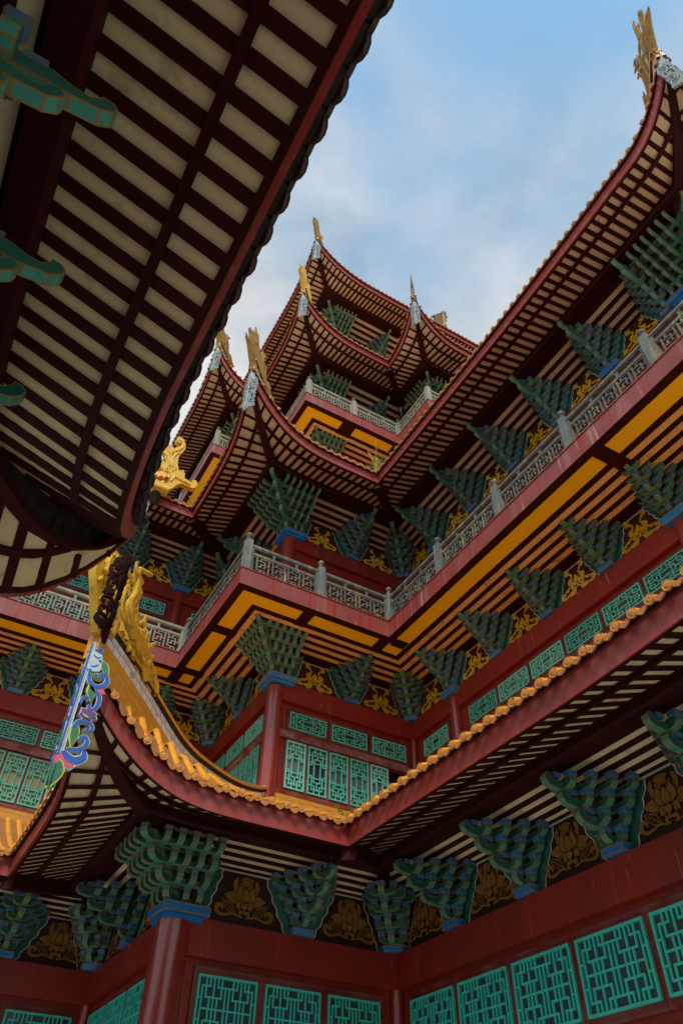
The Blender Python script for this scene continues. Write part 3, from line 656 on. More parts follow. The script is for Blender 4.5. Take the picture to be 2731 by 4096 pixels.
        # batten and purlin
        e.sweep(bat, [(.435, -.055), (.435, .0), (.52, .0), (.52, -.055)] if tile != 'slate' else [(.44, -.035), (.44, .0), (.51, .0), (.51, -.035)], 'dark', n=n)
        e.sweep(bat, [(.05, -.012), (.05, .07), (.10, .07), (.10, -.012)], 'dark', n=n)
        e.sweep(pur, [(PURL0, -.12), (PURL0, .055), (PURL1, .055), (PURL1, -.20), (PURL0 + .04, -.17)], 'dark', n=n)
        # rafters
        m_ = int((e.L + 2 * PURL0) / pitch)
        for i in range(-6, int(e.L / pitch) + 8):
            u = (i + .5) * pitch + .03
            if e.st == 'c' and u < 0 or e.en == 'c' and u > e.L: continue
            v0 = .06; v1 = PURL0 + .03
            if e.st == 'o':
                if u < .12: continue
                v1 = min(v1, u - .05)
            if e.en == 'o':
                if u > e.L - .12: continue
                v1 = min(v1, e.L - u - .05)
            if e.st == 'i' and u < 0: v0 = -u + .04
            if e.en == 'i' and u > e.L: v0 = u - e.L + .04
            if v1 - v0 < .03: continue
            h_ = .046
            c = []
            for v in (v0, v1):
                for du in (-h_, h_):
                    for dz in (-.010, .014): c.append(e.pos(u, v, dz) + e.t * du)
            for q in ((0, 2, 3, 1), (4, 5, 7, 6), (0, 4, 6, 2), (1, 3, 7, 5), (0, 1, 5, 4), (2, 6, 7, 3)): raf.face([c[x] for x in q], 'dark')
        # long boards between purlin and wall
        zi, zo = e.z0 + .44, e.z0 + zpan
        def flat(v0, v1, d0, k, mbx):
            zf = lambda v: zi + (zo - zi) * (v - PURL1) / (Vw - PURL1)
            q = []
            for (v, side) in ((v0, 0), (v0, 1), (v1, 1), (v1, 0)):
                a, b = e.lim(v); p = e.A + e.t * (b if side else a) - e.n * v; q.append(Vector((p.x, p.y, zf(v) + d0)))
            mbx.face(q, k)
            return q
        flat(PURL1 - .02, Vw, .0, cream, sof)
        ns = 4; wv = (Vw - PURL1)
        for i in range(ns + 1):
            v0 = PURL1 + wv * (i / ns) - .0; vv0 = v0 - wv / ns * .24; vv1 = v0 + wv / ns * .24
            if i == 0: vv0 = PURL1 - .02
            if i == ns: vv1 = Vw; vv0 = Vw - wv / ns * .34
            q0 = flat(vv0, vv1, -.013, 'dark', pur); q1 = [Vector((p.x, p.y, p.z + .012)) for p in q0]
            for a in range(4): pur.face([q0[a], q0[(a + 1) % 4], q1[(a + 1) % 4], q1[a]], 'dark')
    # hip and valley beams
    HBs = []
    for (e, side, kind) in hip_to:
        beams = MB(); HBs.append(beams)
        prev = None; steps = 14
        vmax = Vw - .02; v0 = .10 if kind == 'o' else .03
        for i in range(steps + 1):
            v = v0 + (vmax - v0) * i / steps
            a, b = e.lim(v); u = a if side == 0 else b
            p = e.pos(u, v, .05)
            if v > PURL1: p.z = min(p.z, e.z0 + .46 + .0)
            d = (-e.n + e.t * (1 if (side == 0) == (kind == 'o') else -1)).normalized(); s_ = Vector((-d.y, d.x, 0))
            hh = (.13 if tile == 'slate' else .26) if kind == 'o' else .24
            taper = min(1, .30 + i / 11) if kind == 'o' else 1; w_ = (.07 if tile == 'slate' else .06 + .06 * taper) if kind == 'o' else .12
            cur = [p - s_ * w_, p + s_ * w_, p + s_ * w_ - Vector((0, 0, hh * taper)), p - s_ * w_ - Vector((0, 0, hh * taper))]
            if prev:
                for q in range(4): beams.face([prev[q], prev[(q + 1) % 4], cur[(q + 1) % 4], cur[q]], 'dark')
            else: beams.face(cur, 'dark')
            prev = cur
        beams.face(prev[::-1], 'dark')
    rf = top.build('roof', parent)
    fas.build('eave_board', rf, smooth=True); [q_.build('rafters', rf) for q_ in RAFS]; sof.build('boarding', rf); pur.build('purlin', rf); ends.build('tile_ends', rf); bat.build('batten', rf)
    for b_ in HBs: b_.build('hip_beam', rf)
    # ridges over the hips: table of the cap line above eave level
    if ridges:
        rg = MB(); tab = [(0, 2.30), (.43, 2.2), (.96, 2.06), (1.4, 1.94), (1.87, 1.86), (2.6, 2.01), (3.4, 2.25), (4.06, 2.55), (4.74, 2.95)]
        def zt(v):
            for (a, b), (c, d) in zip(tab, tab[1:]):
                if v <= c: f = (v - a) / (c - a); return b + (d - b) * f
            return tab[-1][1]
        for e, side in ridges:
            prev = None; S = 36; dist = 0; lp = None
            for i in range(S + 1):
                v = -.02 + Vt * i / S; a, b = e.lim(max(v, 0)); u = a if side == 0 else b
                p = e.pos(u, v, 0, True); d = (-e.n + e.t * (1 if side == 0 else -1)).normalized(); s_ = Vector((-d.y, d.x, 0))
                zz = zt(v); zz2 = sum(zt(max(0, v + o)) for o in (-.3, -.15, 0, .15, .3)) / 5
                zc = e.z0 + zz2 + ridge_dz * max(0, 1 - v / 2.6); zc = max(zc, p.z + .30)
                if lp: dist += (Vector((p.x, p.y, zc)) - lp).length
                lp = Vector((p.x, p.y, zc))
                P = lambda o, z_: Vector((p.x, p.y, 0)) + s_ * o + Vector((0, 0, z_))
                base = p.z - .12
                cur = []
                for sg in (-1, 1):
                    cur.append([P(sg * .10, base), P(sg * .10, zc - .40), P(sg * .075, zc - .40), P(sg * .075, zc - .15), P(sg * .055, zc - .15), P(sg * .055, zc - .085), P(sg * .12, zc - .085), P(sg * .12, zc - .02), P(sg * .06, zc), P(0, zc)])
                ks = [capcol, capcol, 'ridgewhite', 'joint', 'joint', 'joint', capcol, capcol, capcol]
                if prev:
                    for sg in (0, 1):
                        for q in range(9):
                            hA = cur[sg][q].z - zc; hB = cur[sg][q + 1].z - zc
                            f_ = [prev[1][sg][q], cur[sg][q], cur[sg][q + 1], prev[1][sg][q + 1]]
                            rg.face(f_ if sg else f_[::-1], ks[q], ([(prev[0], hA), (dist, hA), (dist, hB), (prev[0], hB)] if sg else [(prev[0], hB), (dist, hB), (dist, hA), (prev[0], hA)]))
                else:
                    rg.face(cur[0] + cur[1][::-1], capcol)
                prev = (dist, cur)
        rg.build('hip_ridge', rf)
    return rf
def short(H, L, p): return lambda d: H * max(0, 1 - d / L) ** p
longr = lambda d: .55 * max(0, 1 - d / 7) ** 1.7 + 1.30 * max(0, 1 - d / 1.5) ** 2.3

# ------------------------------------------------------------------ gilded corner dragons, carved corner boards
HORN = [(0.03,0.19),(-0.19,0.33),(-0.33,0.44),(-0.51,0.68),(-0.67,0.77),(-0.63,0.92),(-0.51,1.09),(-0.44,1.02),(-0.43,1.13),(-0.55,1.28),(-0.50,1.41),(-0.41,1.51),(-0.33,1.36),(-0.21,1.50),(-0.20,1.60),(-0.26,1.73),(-0.21,2.00),(-0.14,1.99),(-0.14,1.87),(-0.02,1.79),(0.11,1.67),(0.36,1.71),(0.55,1.69),(0.71,1.83),(0.77,1.81),(0.66,1.58),(0.72,1.27),(0.91,1.01),(1.03,1.12),(1.15,0.94),(1.27,0.96),(1.44,0.85),(1.52,0.64),(1.36,0.54),(1.09,0.45),(0.86,0.33),(0.63,0.25),(0.34,0.15)]
def carve(outline, reliefs, k, th, fr, nrm, holes=()):
    """thick carved board: bevelled body from its outline, raised strands over both faces"""
    mb = MB(); n = len(outline); cx = sum(p[0] for p in outline) / n; cy = sum(p[1] for p in outline) / n
    A = [fr(a, -th, b) for a, b in outline]; B = [fr(a, th, b) for a, b in outline]
    mb.face(A[::-1], k); mb.face(B, k)
    for i in range(n):
        j = (i + 1) % n; mb.face([A[i], A[j], B[j], B[i]], k)
        for sg in (-1, 1):   # rolled rim
            pass
    rim = [Vector(fr(a, 0, b)) for a, b in outline]; rim.append(rim[0])
    mb.tube(rim, th * .45, k, 6, caps=False)
    for L, rads in reliefs:
        for sg in (-1, 1):
            P = spline([fr(a, sg * th * 1.0, b) for a, b in L], 5); m_ = len(P)
            rr = [(rads[0] + (rads[1] * .5 - rads[0]) * i / (m_ - 1)) * .55 for i in range(m_)]
            mb.tube(P, rr, k, 6)
    return mb
HREL = [([(0.05,.25),(-.1,.55),(-.3,.8),(-.45,.95)], (.06, .05)), ([(.1,.3),(0,.7),(-.2,1.0),(-.4,1.35)], (.06, .04)), ([(.3,.3),(.2,.7),(.1,1.1),(-.1,1.4),(-.15,1.8)], (.07, .04)),
        ([(.5,.3),(.45,.7),(.45,1.1),(.3,1.4),(.45,1.6),(.65,1.75)], (.08, .04)), ([(.9,.4),(.7,.6),(.6,.9),(.62,1.2)], (.07, .04)), ([(1.3,.6),(1.0,.7),(.85,.9),(.85,1.0)], (.06, .03)),
        ([(.25,.9),(.33,1.0),(.28,1.1),(.2,1.05)], (.04, .03)), ([(.0,.95),(.08,1.05),(.0,1.15),(-.08,1.08)], (.04, .03)), ([(1.1,.95),(1.15,.8),(1.25,.75),(1.35,.8)], (.04, .03)), ([(.75,.75),(.85,.8),(.9,.9)], (.05, .02))]
def dragon_mesh(k):
    d = Vector((1, 1, 0)).normalized(); e = Vector((1, -1, 0)).normalized()
    fr = lambda a, c, b: d * a + e * c + Vector((0, 0, b))
    mb = MB()
    def st(L, r0_, r1_, pk=.0, off=0):
        P = spline([fr(a, off, b) for a, b in L], 6); n = len(P)
        mb.tube(P, [r0_ + (r1_ - r0_) * i / (n - 1) + pk * math.sin(math.pi * i / (n - 1)) for i in range(n)], k, 8, flat=(e, .62))
    body = [[(.1,.08),(-.15,.45),(-.38,.72),(-.60,.80),(-.66,.92)], [(.15,.15),(-.05,.6),(-.28,1.0),(-.40,1.28),(-.52,1.40),(-.50,1.50)], [(.35,.2),(.18,.8),(.0,1.3),(-.12,1.65),(-.16,1.85),(-.24,2.0)],
            [(.6,.3),(.48,.8),(.42,1.3),(.5,1.6),(.66,1.72),(.80,1.86)], [(1.0,.42),(.78,.7),(.66,1.1),(.68,1.35),(.60,1.6)], [(-.05,.12),(.5,.2),(1.0,.4),(1.42,.60),(1.50,.80),(1.40,.88)], [(1.3,.56),(1.12,.78),(1.1,.95),(1.2,1.02)]]
    for L in body:
        st(L, .075, .022, .045); st([(a + .07, b + .02) for a, b in L[:-1]], .05, .015, .02, .05); st([(a - .04, b + .05) for a, b in L[:-1]], .04, .012, .02, -.05)
    for L in ([(-.2,.65),(-.05,.75),(.1,.7),(.2,.55)], [(-.15,1.0),(.0,1.05),(.12,.95)], [(.15,1.05),(.3,1.15),(.42,1.05)], [(.0,1.4),(.15,1.48),(.3,1.42),(.42,1.45)], [(.45,.7),(.6,.8),(.72,.75)], [(.3,.4),(.45,.5),(.6,.45)], [(.85,.6),(1.0,.62),(1.1,.75)], [(-.3,.9),(-.2,1.1),(-.05,1.2)], [(.5,1.2),(.6,1.3),(.66,1.2)]):
        st(L, .04, .03, .02)
    for i in range(22):
        L = body[i % len(body)]; a, b = L[1 + i % (len(L) - 2)]; q = random.choice((-1, 1))
        st([(a, b), (a + q * .09, b + .03), (a + q * .12, b + .14)], .04, .006, .01, random.uniform(-.05, .05))
    return mb.data('gilded_dragon', smooth=True)
PEND = [(-.02,-.02),(.07,-.05),(.10,-.17),(.16,-.20),(.25,-.36),(.28,-.52),(.27,-.64),(.20,-.72),(.26,-.71),(.28,-.78),(.23,-.84),(.23,-.93),(.24,-1.07),(.26,-1.14),(.25,-1.20),(.26,-1.28),(.23,-1.34),(.27,-1.42),(.23,-1.51),(.27,-1.60),(.24,-1.70),(.18,-1.74),(.19,-1.78),(.15,-1.85),(.11,-1.86),(.09,-1.98),(.01,-2.13)]
def pendant_mesh(pal):
    """two pierced boards meeting at the corner; every scroll is a raised strand, the gaps are open"""
    c = (lambda s_: ('p' if pal == 'p' else 's') + s_) if pal != 'd' else (lambda s_: 'dark')  # palette d: all in the dark paint, eave shade put into the colour
    mb = MB()
    mb.box(-.022, .004, -.022, .004, -1.74, -.02, c('white')); mb.box(-.026, -.007, -.026, -.007, -1.72, -.04, c('blue'))
    mb.box(-.040, .003, -.040, .003, -1.84, -1.742, c('pink')); mb.tube([(-.016, -.016, -1.845), (-.016, -.016, -2.16)], [.036, .006], c('green'), 6)
    for side in (0, 1):
        fr = (lambda a, cc, b: (a, -cc, b)) if side == 0 else (lambda a, cc, b: (-cc, a, b))
        yl = .0
        def plate(poly, k, y0=-.02, y1=.02):
            nonlocal yl
            yl += .0002; mb.prism(poly, y0 - yl, y1 + yl, fr, k)
        def rib(L, W, k, y=.022):
            nonlocal yl
            yl += .0002; L_, Rr = ribbon2(L, W, 5)
            for i in range(len(L_) - 1):
                q = [(Rr[i].x, Rr[i].y), (Rr[i + 1].x, Rr[i + 1].y), (L_[i + 1].x, L_[i + 1].y), (L_[i].x, L_[i].y)]
                mb.prism(q, -y - yl, y + yl, fr, k)
        def two(L, W):
            rib(L, [w_ * 1.0 for w_ in W], c('white'), .020); rib(L, [w_ * .70 for w_ in W], c('blue'), .027)
        plate([(0, 0), (.028, -.03), (.032, -1.75), (.0, -1.80)], c('white'), -.010, .010)
        plate([(0.0, -.15), (.12, -.18), (.16, -.30), (.15, -.44), (.08, -.47), (.0, -.45)], c('white'), -.025, .025)
        two([(.05, -.14), (.09, -.09), (.12, -.13), (.09, -.165), (.075, -.14)], [.035, .03, .03, .025, .015])
        two([(.03, -.22), (.08, -.25), (.12, -.22)], [.02, .03, .01]); two([(.03, -.40), (.08, -.39), (.11, -.35)], [.02, .035, .02])
        rib([(.105, -.27), (.12, -.285), (.135, -.27)], [.008, .018, .008], c('blue'), .034)
        plate(petal(.15, -.26, -65, .26, .11), c('lime')); plate(petal(.155, -.275, -65, .22, .08), c('green'), -.026, .026)
        two([(.04, -.44), (.06, -.60), (.14, -.68), (.23, -.64), (.26, -.54), (.21, -.47), (.16, -.50), (.19, -.55)], [.03, .06, .075, .075, .07, .06, .045, .02])
        plate(petal(.08, -.50, -25, .14, .10), c('lime')); plate(petal(.085, -.505, -25, .12, .07), c('green'), -.026, .026)
        two([(.05, -.55), (.12, -.72), (.22, -.80), (.23, -.95), (.18, -1.03), (.14, -.98), (.17, -.94)], [.03, .055, .06, .06, .05, .04, .02])
        two([(.04, -.98), (.06, -.88), (.11, -.87), (.12, -.93)], [.035, .04, .035, .02])
        plate(petal(.19, -.71, -25, .10, .08), c('pink')); plate(petal(.09, -.66, -75, .28, .12), c('lime')); plate(petal(.10, -.68, -75, .25, .085), c('green'), -.026, .026)
        for a, l in ((20, .12), (80, .12), (140, .11), (200, .10), (250, .11), (300, .12), (345, .13)):
            plate(petal(.15, -1.10, a, l, .12), c('lilac'), -.024, .024); plate(petal(.15, -1.10, a, l * .85, .085), c('violet'), -.032, .032)
        plate(petal(.10, -1.12, -30, .09, .03), c('lime'), -.04, .04)
        two([(.05, -1.34), (.08, -1.24), (.15, -1.20), (.22, -1.22), (.245, -1.29), (.20, -1.33), (.18, -1.28)], [.05, .06, .05, .055, .05, .04, .02])
        plate(petal(.07, -1.25, -88, .36, .13), c('lime')); plate(petal(.075, -1.27, -88, .31, .09), c('green'), -.026, .026)
        two([(.06, -1.62), (.15, -1.60), (.22, -1.54), (.23, -1.46), (.19, -1.41), (.15, -1.45), (.18, -1.48)], [.05, .06, .065, .06, .055, .04, .02])
        two([(.02, -1.66), (.10, -1.74), (.18, -1.74), (.24, -1.68), (.23, -1.60)], [.06, .13, .13, .10, .05])
        plate([(0, -1.66), (.07, -1.69), (.16, -1.75), (.19, -1.81), (.14, -1.88), (.07, -1.86), (.0, -1.95)], c('white')); plate([(0, -1.69), (.06, -1.71), (.15, -1.77), (.165, -1.82), (.13, -1.86), (.07, -1.84), (.0, -1.92)], c('pink'), -.026, .026)
        plate([(0, -1.76), (.05, -1.80), (.10, -1.90), (.08, -2.0), (.0, -2.15)], c('lime'), -.028, .028); plate([(0, -1.78), (.045, -1.82), (.08, -1.90), (.065, -1.99), (.0, -2.11)], c('green'), -.033, .033)
    return mb.data('carved_corner_board')
DRAG_OLD = dragon_mesh('gild_old'); DRAG = dragon_mesh('gild')
PM = {k: pendant_mesh(k) for k in 'psd'}
def put_horn(parent, x, y, z, rot=0, dragon=None, pal='s', dz=0.0, scale=1, pscale=1, slide=.0):
    m = Matrix.Translation((x + slide, y + slide, z + dz)) @ Matrix.Rotation(rot, 4, 'Z') @ Matrix.Scale(scale, 4)
    if dragon: link(dragon, 'gilded_dragon', parent, m)
    return link(PM[pal], 'carved_corner_board', parent, Matrix.Translation((x, y, z)) @ Matrix.Rotation(rot, 4, 'Z') @ Matrix.Scale(pscale, 4))

#=============================================================================== THE TEMPLE TOWER
T = thing('temple_tower', 'tall stepped dark red temple tower with green brackets and upswept orange tiled eaves', 'temple tower', (7.93, 12, GZ))
def local(o):   # children are written in world coordinates
    o.matrix_parent_inverse = Matrix.Translation((-7.93, -12, -GZ)); return o
T.location = (0, 0, 0)                                   # children carry world coordinates; the tower's base is set below
# plan lines: right arm front - inner corner - bay corner - inner corner - left arm end
P1 = Path([(22, .7), (7.93, .7), (7.93, 12), (3.86, 12), (3.86, 16.07), (-7.44, 16.07), (-7.44, 26)])
P2 = Path([(24, 3.0), (10.2, 3.0), (10.2, 14.3), (6.17, 14.3), (6.17, 18.33), (-5.13, 18.33), (-5.13, 28)])
P4 = Path([(28, 14.3), (12.28, 14.3), (12.28, 16.3), (8.28, 16.3), (8.28, 20.3), (6.28, 20.3), (6.28, 30)])
P5 = Path([(26, 17.2), (9.05, 17.2), (9.05, 30)])
def eaves_of(path, over, z0, rises, T0s, ends='coioioc'):
    """rises: rise curve and flare for each projecting corner, in path order"""
    pts = path.off(over); types = []
    for i in range(len(pts)):
        if i in (0, len(pts) - 1): types.append('c')
        else:
            a, b = path.n[i - 1], path.n[i]; t = (path.p[i] - path.p[i - 1]).normalized()
            types.append('i' if b.dot(t) < 0 else 'o')
    out = []
    for i in range(len(pts) - 1):
        g = lambda q: rises.get(q, short(0, 1, 1))
        out.append(Eave(pts[i][:2], pts[i + 1][:2], types[i], types[i + 1], z0, g(i), g(i + 1), T0s.get(i, 0), T0s.get(i + 1, 0)))
    return out, types, pts
def hips(eaves, types):
    h = []; r = []
    for i, e in enumerate(eaves):
        if types[i + 1] in 'oi': h.append((e, 1, types[i + 1]))
        if types[i + 1] == 'o': r.append((e, 1))
    return h, r

#------------------------------------------------------------ storey 1
w1 = MB()
strip(w1, P1, 0, -.3, GZ, 3.14, 'red', faces='fb')
strip(w1, P1, .12, -.2, 3.14, 3.66, 'red', faces='fbt')
strip(w1, P1, .05, 0, 1.2, 1.85, 'frame', faces='fbt')
w1.build('wall', T)
pn = MB(); strip(pn, P1, .0, -.2, 3.66, 4.50, 'panel1', faces='fb'); strip(pn, P1, .016, 0, 4.462, 4.486, 'white', faces='fb'); pn.build('painted_panel', T)
def column(parent, x, y, z0, z1, r, n=28, k='redsat'):
    mb = MB(); S = [(z0, r), (z1 - .5, r), (z1, r * .96)]
    for (za, ra), (zb, rb) in zip(S, S[1:]):
        for q in range(n):
            a, b = 2 * math.pi * q / n, 2 * math.pi * (q + 1) / n
            mb.face([(x + ra * math.cos(a), y + ra * math.sin(a), za), (x + ra * math.cos(b), y + ra * math.sin(b), za), (x + rb * math.cos(b), y + rb * math.sin(b), zb), (x + rb * math.cos(a), y + rb * math.sin(a), zb)], k)
    return mb.build('column', parent, smooth=True)
column(T, 3.86, 12.0, GZ, 3.56, .275)
column(T, 7.85, 11.92, GZ, 3.14, .10); column(T, 3.78, 15.99, GZ, 3.14, .10)
Z1 = 3.79
for yy in (10.2, 8.42, 6.65, 4.88, 3.1): put_bracket(T, 's1', 'R', 7.93, yy, Z1)
put_bracket(T, 's1', 'F', 6.0, 12, Z1); put_bracket(T, 's1', 'R', 3.86, 14.05, Z1)
for xx in (2.06, .28, -1.5, -3.3): put_bracket(T, 's1', 'F', xx, 16.07, Z1)
put_corner(T, 's1c', 3.86, 12.0, Z1); put_corner(T, 's1c', 7.93, .7, Z1); put_corner(T, 's1i', 7.93, 12, Z1); put_corner(T, 's1i', 3.86, 16.07, Z1)
for yy in (11.13, 9.31, 7.53, 5.76, 3.98): link(LOTUS, 'lotus_ornament', T, wmtx('R', 7.93, yy, 3.80) @ Matrix.Scale(1.02, 4))
for xx in (4.99, 6.96): link(LOTUS, 'lotus_ornament', T, wmtx('F', xx, 12, 3.80) @ Matrix.Scale(1.02, 4))
for yy in (13.05, 15.0): link(LOTUS, 'lotus_ornament', T, wmtx('R', 3.86, yy, 3.80) @ Matrix.Scale(1.02, 4))
for xx in (3.0, 1.17, -.62, -2.4): link(LOTUS, 'lotus_ornament', T, wmtx('F', xx, 16.07, 3.80) @ Matrix.Scale(1.02, 4))
for i in range(9): put_window(T, 'big', 'R', 7.93, 10.95 - 1.275 * i, 2.10)
for xx in (4.83, 5.93, 7.03): put_window(T, 'mid', 'F', xx, 12, 2.10)
for yy in (12.97, 14.07, 15.17): put_window(T, 'mid', 'R', 3.86, yy, 2.10)
for i in range(6): put_window(T, 'big', 'F', 2.98 - 1.275 * i, 16.07, 2.10)

e1, ty1, pt1 = eaves_of(P1, 2.38, 4.28, {1: longr, 3: short(1.30, 2.6, 3.4), 5: longr}, {1: .3, 3: .35, 5: .3})
h1, r1 = hips(e1, ty1)
roof(T, e1, 2.38, 4.72, 'cream', None, r1, h1)

#------------------------------------------------------------ storey 2
w2 = MB()
strip(w2, P2, .0, -.3, 6.2, 9.36, 'red', faces='fb')
strip(w2, P2, .12, -.2, 9.36, 9.88, 'red', faces='fbt')
strip(w2, P2, .068, 0, 8.45, 8.63, 'worn', faces='fbt'); strip(w2, P2, .07, 0, 7.13, 7.21, 'frame', faces='fbt')
w2.build('wall', T)
pb = MB(); strip(pb, P2, .05, 0, 6.2, 7.13, 'ridgeyellow', uvs=True, faces='fbt'); pb.build('parapet', T)
pn = MB(); strip(pn, P2, .0, -.2, 9.88, 10.80, 'panel', faces='fb'); strip(pn, P2, .016, 0, 10.665, 10.685, 'white', faces='fb'); pn.build('painted_panel', T)
column(T, 6.17, 14.3, 6.3, 9.68, .205); column(T, 10.12, 14.22, 6.3, 9.36, .085); column(T, 6.09, 18.25, 6.3, 9.36, .085)
for yy in (12.43, 5.3): column(T, 10.16, yy, 6.3, 9.80, .155)
for xx in (4.3, -2.83): column(T, xx, 18.29, 6.3, 9.80, .155)
Z2 = 9.96
def capblock(x, y, facing, z):
    mb = MB(); mb.prism([(-.30, -.02), (-.22, -.12), (.22, -.12), (.30, -.02), (.30, .06), (-.30, .06)], -.27, .0, lambda a, c, b: (a, c, b), 'blue', edge='gedge', wd=.016)
    mb.build('capital', T).matrix_local = wmtx(facing, x, y, z)
yR = [12.43 - 1.783 * i for i in range(6)]
for yy in yR: put_bracket(T, 's2', 'R', 10.2, yy, Z2)
for yy in (12.43, 5.3): capblock(10.2, yy, 'R', Z2 - .13)
put_bracket(T, 's2', 'F', 8.22, 14.3, Z2); put_bracket(T, 's2', 'R', 6.17, 16.35, Z2)
xL = [4.3 - 1.783 * i for i in range(5)]
for xx in xL: put_bracket(T, 's2', 'F', xx, 18.33, Z2)
for xx in (4.3, -2.83): capblock(xx, 18.33, 'F', Z2 - .13)
put_corner(T, 's2c', 6.17, 14.3, Z2); put_corner(T, 's2i', 10.2, 14.3, Z2); put_corner(T, 's2i', 6.17, 18.33, Z2); put_corner(T, 's2c', 10.2, 3.0, Z2)
def ornaments(z, sc_=1.0):
    S = Matrix.Scale(sc_, 4)
    for xx in (7.22, 9.19): link(SCROLL, 'scroll_ornament', T, wmtx('F', xx, 14.3, z) @ S)
    for yy in [13.38] + [y0 - .89 for y0 in yR[:5]]: link(SCROLL, 'scroll_ornament', T, wmtx('R', 10.2, yy, z) @ S)
    for yy in (15.35, 17.32): link(SCROLL, 'scroll_ornament', T, wmtx('R', 6.17, yy, z) @ S)
    for xx in [5.25] + [x0 - .89 for x0 in xL[:4]]: link(SCROLL, 'scroll_ornament', T, wmtx('F', xx, 18.33, z) @ S)
ornaments(9.99)
for i, xx in enumerate((7.075, 8.22, 9.37)): put_window(T, 'bar', 'F', xx, 14.3, 8.72)
for yy in [13.28] + [11.41 - 1.095 * i for i in range(6)] + [4.25]: put_window(T, 'bar', 'R', 10.2, yy, 8.74, 'glass2' if yy < 12 else 'glass')
for yy in (15.2, 16.35, 17.5): put_window(T, 'bar', 'R', 6.17, yy, 8.72, 'glass2')
for i, xx in enumerate([5.3] + [3.32 - 1.095 * i for i in range(5)]): put_window(T, 'bar', 'F', xx, 18.33, 8.70, 'glass2')
for i, xx in enumerate((6.80, 7.37, 7.935, 8.50, 9.06)): put_window(T, 'tall', 'F', xx, 14.3, 7.27, 'glass' if i == 1 else 'glass2')
ow = MB(); ow.box(-.235, .235, -.045, -.03, 0, 1.1, 'black'); ow.box(.18, .235, -.09, -.046, 0, 1.1, 'teal2')  # flat black pane on the wall, the opening's shade as colour
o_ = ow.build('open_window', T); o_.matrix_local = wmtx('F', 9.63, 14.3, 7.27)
for i in range(12): put_window(T, 'tall', 'R', 10.2, 11.65 - .56 * i, 7.27, 'glass2')
for i in range(5): put_window(T, 'tall', 'R', 6.17, 15.0 + .60 * i, 7.27, 'glass2')
for i in range(9): put_window(T, 'tall', 'F', 3.55 - .55 * i, 18.33, 7.25, 'curtain')

#------------------------------------------------------------ balcony slab and railing
def balcony(path, z, name_z, crossx, railk, over=2.0, cut=None):
    s = MB(); H = .47
    strip(s, path, over, over - .20, z, z + H, 'slab', 'dark', faces='fbk')
    strip(s, path, over - .20, -.1, z + H - .05, z + H, 'slab', faces='bt')
    strip(s, path, over + .02, over - .05, z + H + .001, z + H + .03, 'slab', faces='fbtk')
    sl_ = s.build('balcony_slab', T)
    u = MB()
    strip(u, path, over - .20, over - .60, z + .022, z + .03, 'yellow', faces='b')
    strip(u, path, over - .60, over - .74, z + .004, z + .03, 'dark', faces='fbk')
    strip(u, path, over - .74, 0, z + .022, z + .03, 'peach', faces='b')
    wv = over - .74
    for i in range(5):
        c = over - .74 - wv * (i + .80) / 4.6
        a, b = c + .058, c - .058
        if i == 4: a, b = .18, 0
        strip(u, path, a, b, z + .008, z + .021, 'dark', faces='fbk')
    u.build('soffit', sl_)
    for (x0, x1, y0, y1) in crossx:
        x_ = MB(); x_.box(x0, x1, y0, y1, z - .002, z + .021, 'dark'); x_.build('cross_beam', sl_)
    return sl_
zb = 10.72
cx_ = [(5.93, 6.22, 12.32, 13.06), (8.05, 8.34, 12.32, 13.06) if False else (8.06, 8.34, 12.50, 12.87), (8.22, 8.95, 12.28, 12.57) if False else (8.40, 8.77, 12.29, 12.57),
       (8.22, 9.3, 5.15, 5.45), (4.19, 4.93, 14.06, 14.35), (4.19, 4.93, 16.19, 16.45), (4.15, 4.45, 16.35, 17.1), (-3.0, -2.7, 16.35, 17.4)]
balcony(P2, zb, None, cx_, None)
# railing
def rail_panel_mesh(L, railk):
    mb = MB(); y0, y1 = -.03, .03
    mb.box(0, L, -.05, .05, .80, .87, railk); mb.box(0, L, -.035, .035, .77, .799, railk)
    mb.box(0, L, -.04, .04, .56, .63, railk); mb.box(0, L, -.045, .045, .0, .05, railk)
    for x in (0.0, L - .07): mb.box(x, x + .07, -.042, .042, .051, .769, railk)
    for f in (.33, .67):
        c = L * f
        mb.prism([(c - .05, .77), (c - .03, .72), (c - .02, .69), (c - .045, .63), (c + .045, .63), (c + .02, .69), (c + .03, .72), (c + .05, .77)], -.03, .03, lambda a, cc, b: (a, cc, b), railk)
    n = max(1, round((L - .16) / .40)); W = (L - .16) / n; u = W / 4; h = .095; b = .036
    S = [[(0, 2.5), (0, 5), (2, 5), (2, 4)], [(0, 2.9), (1, 2.9)], [(1, 4), (1, 2)], [(1, 4), (3, 4), (3, 2)], [(3, 5), (3, 4.0)] if False else [(3, 5), (4, 5)], [(3, 3), (4, 3)] if False else [(3, 5), (3, 4)],
         [(4, 2.5), (4, 0), (2, 0), (2, 1)], [(3, 1), (1, 1), (1, 3)] if False else [(3, 2.4), (3, 1), (1, 1), (1, 0)], [(0, 0), (1, 0)], [(2, 2.0), (3, 2.0)], [(2, 2), (2, 3), (1, 3)], [(0, 2), (0, 0)] if False else [(0, .9), (0, 0)]]
    i = 0
    for q in range(n):
        for Lp in S:
            for a, c in zip(Lp, Lp[1:]):
                i += 1; e = (i % 17) * .0003
                x0, x1 = sorted((a[0], c[0])); z0, z1 = sorted((a[1], c[1]))
                mb.box(.08 + q * W + x0 * u - b / 2 + (b / 2 if x0 == 0 and q == 0 else 0), .08 + q * W + x1 * u + b / 2, -.026 - e, .026 + e, .07 + z0 * h * .96 - b / 2 + .012, .07 + z1 * h * .96 + b / 2, railk)
    return mb.data('rail_panel')
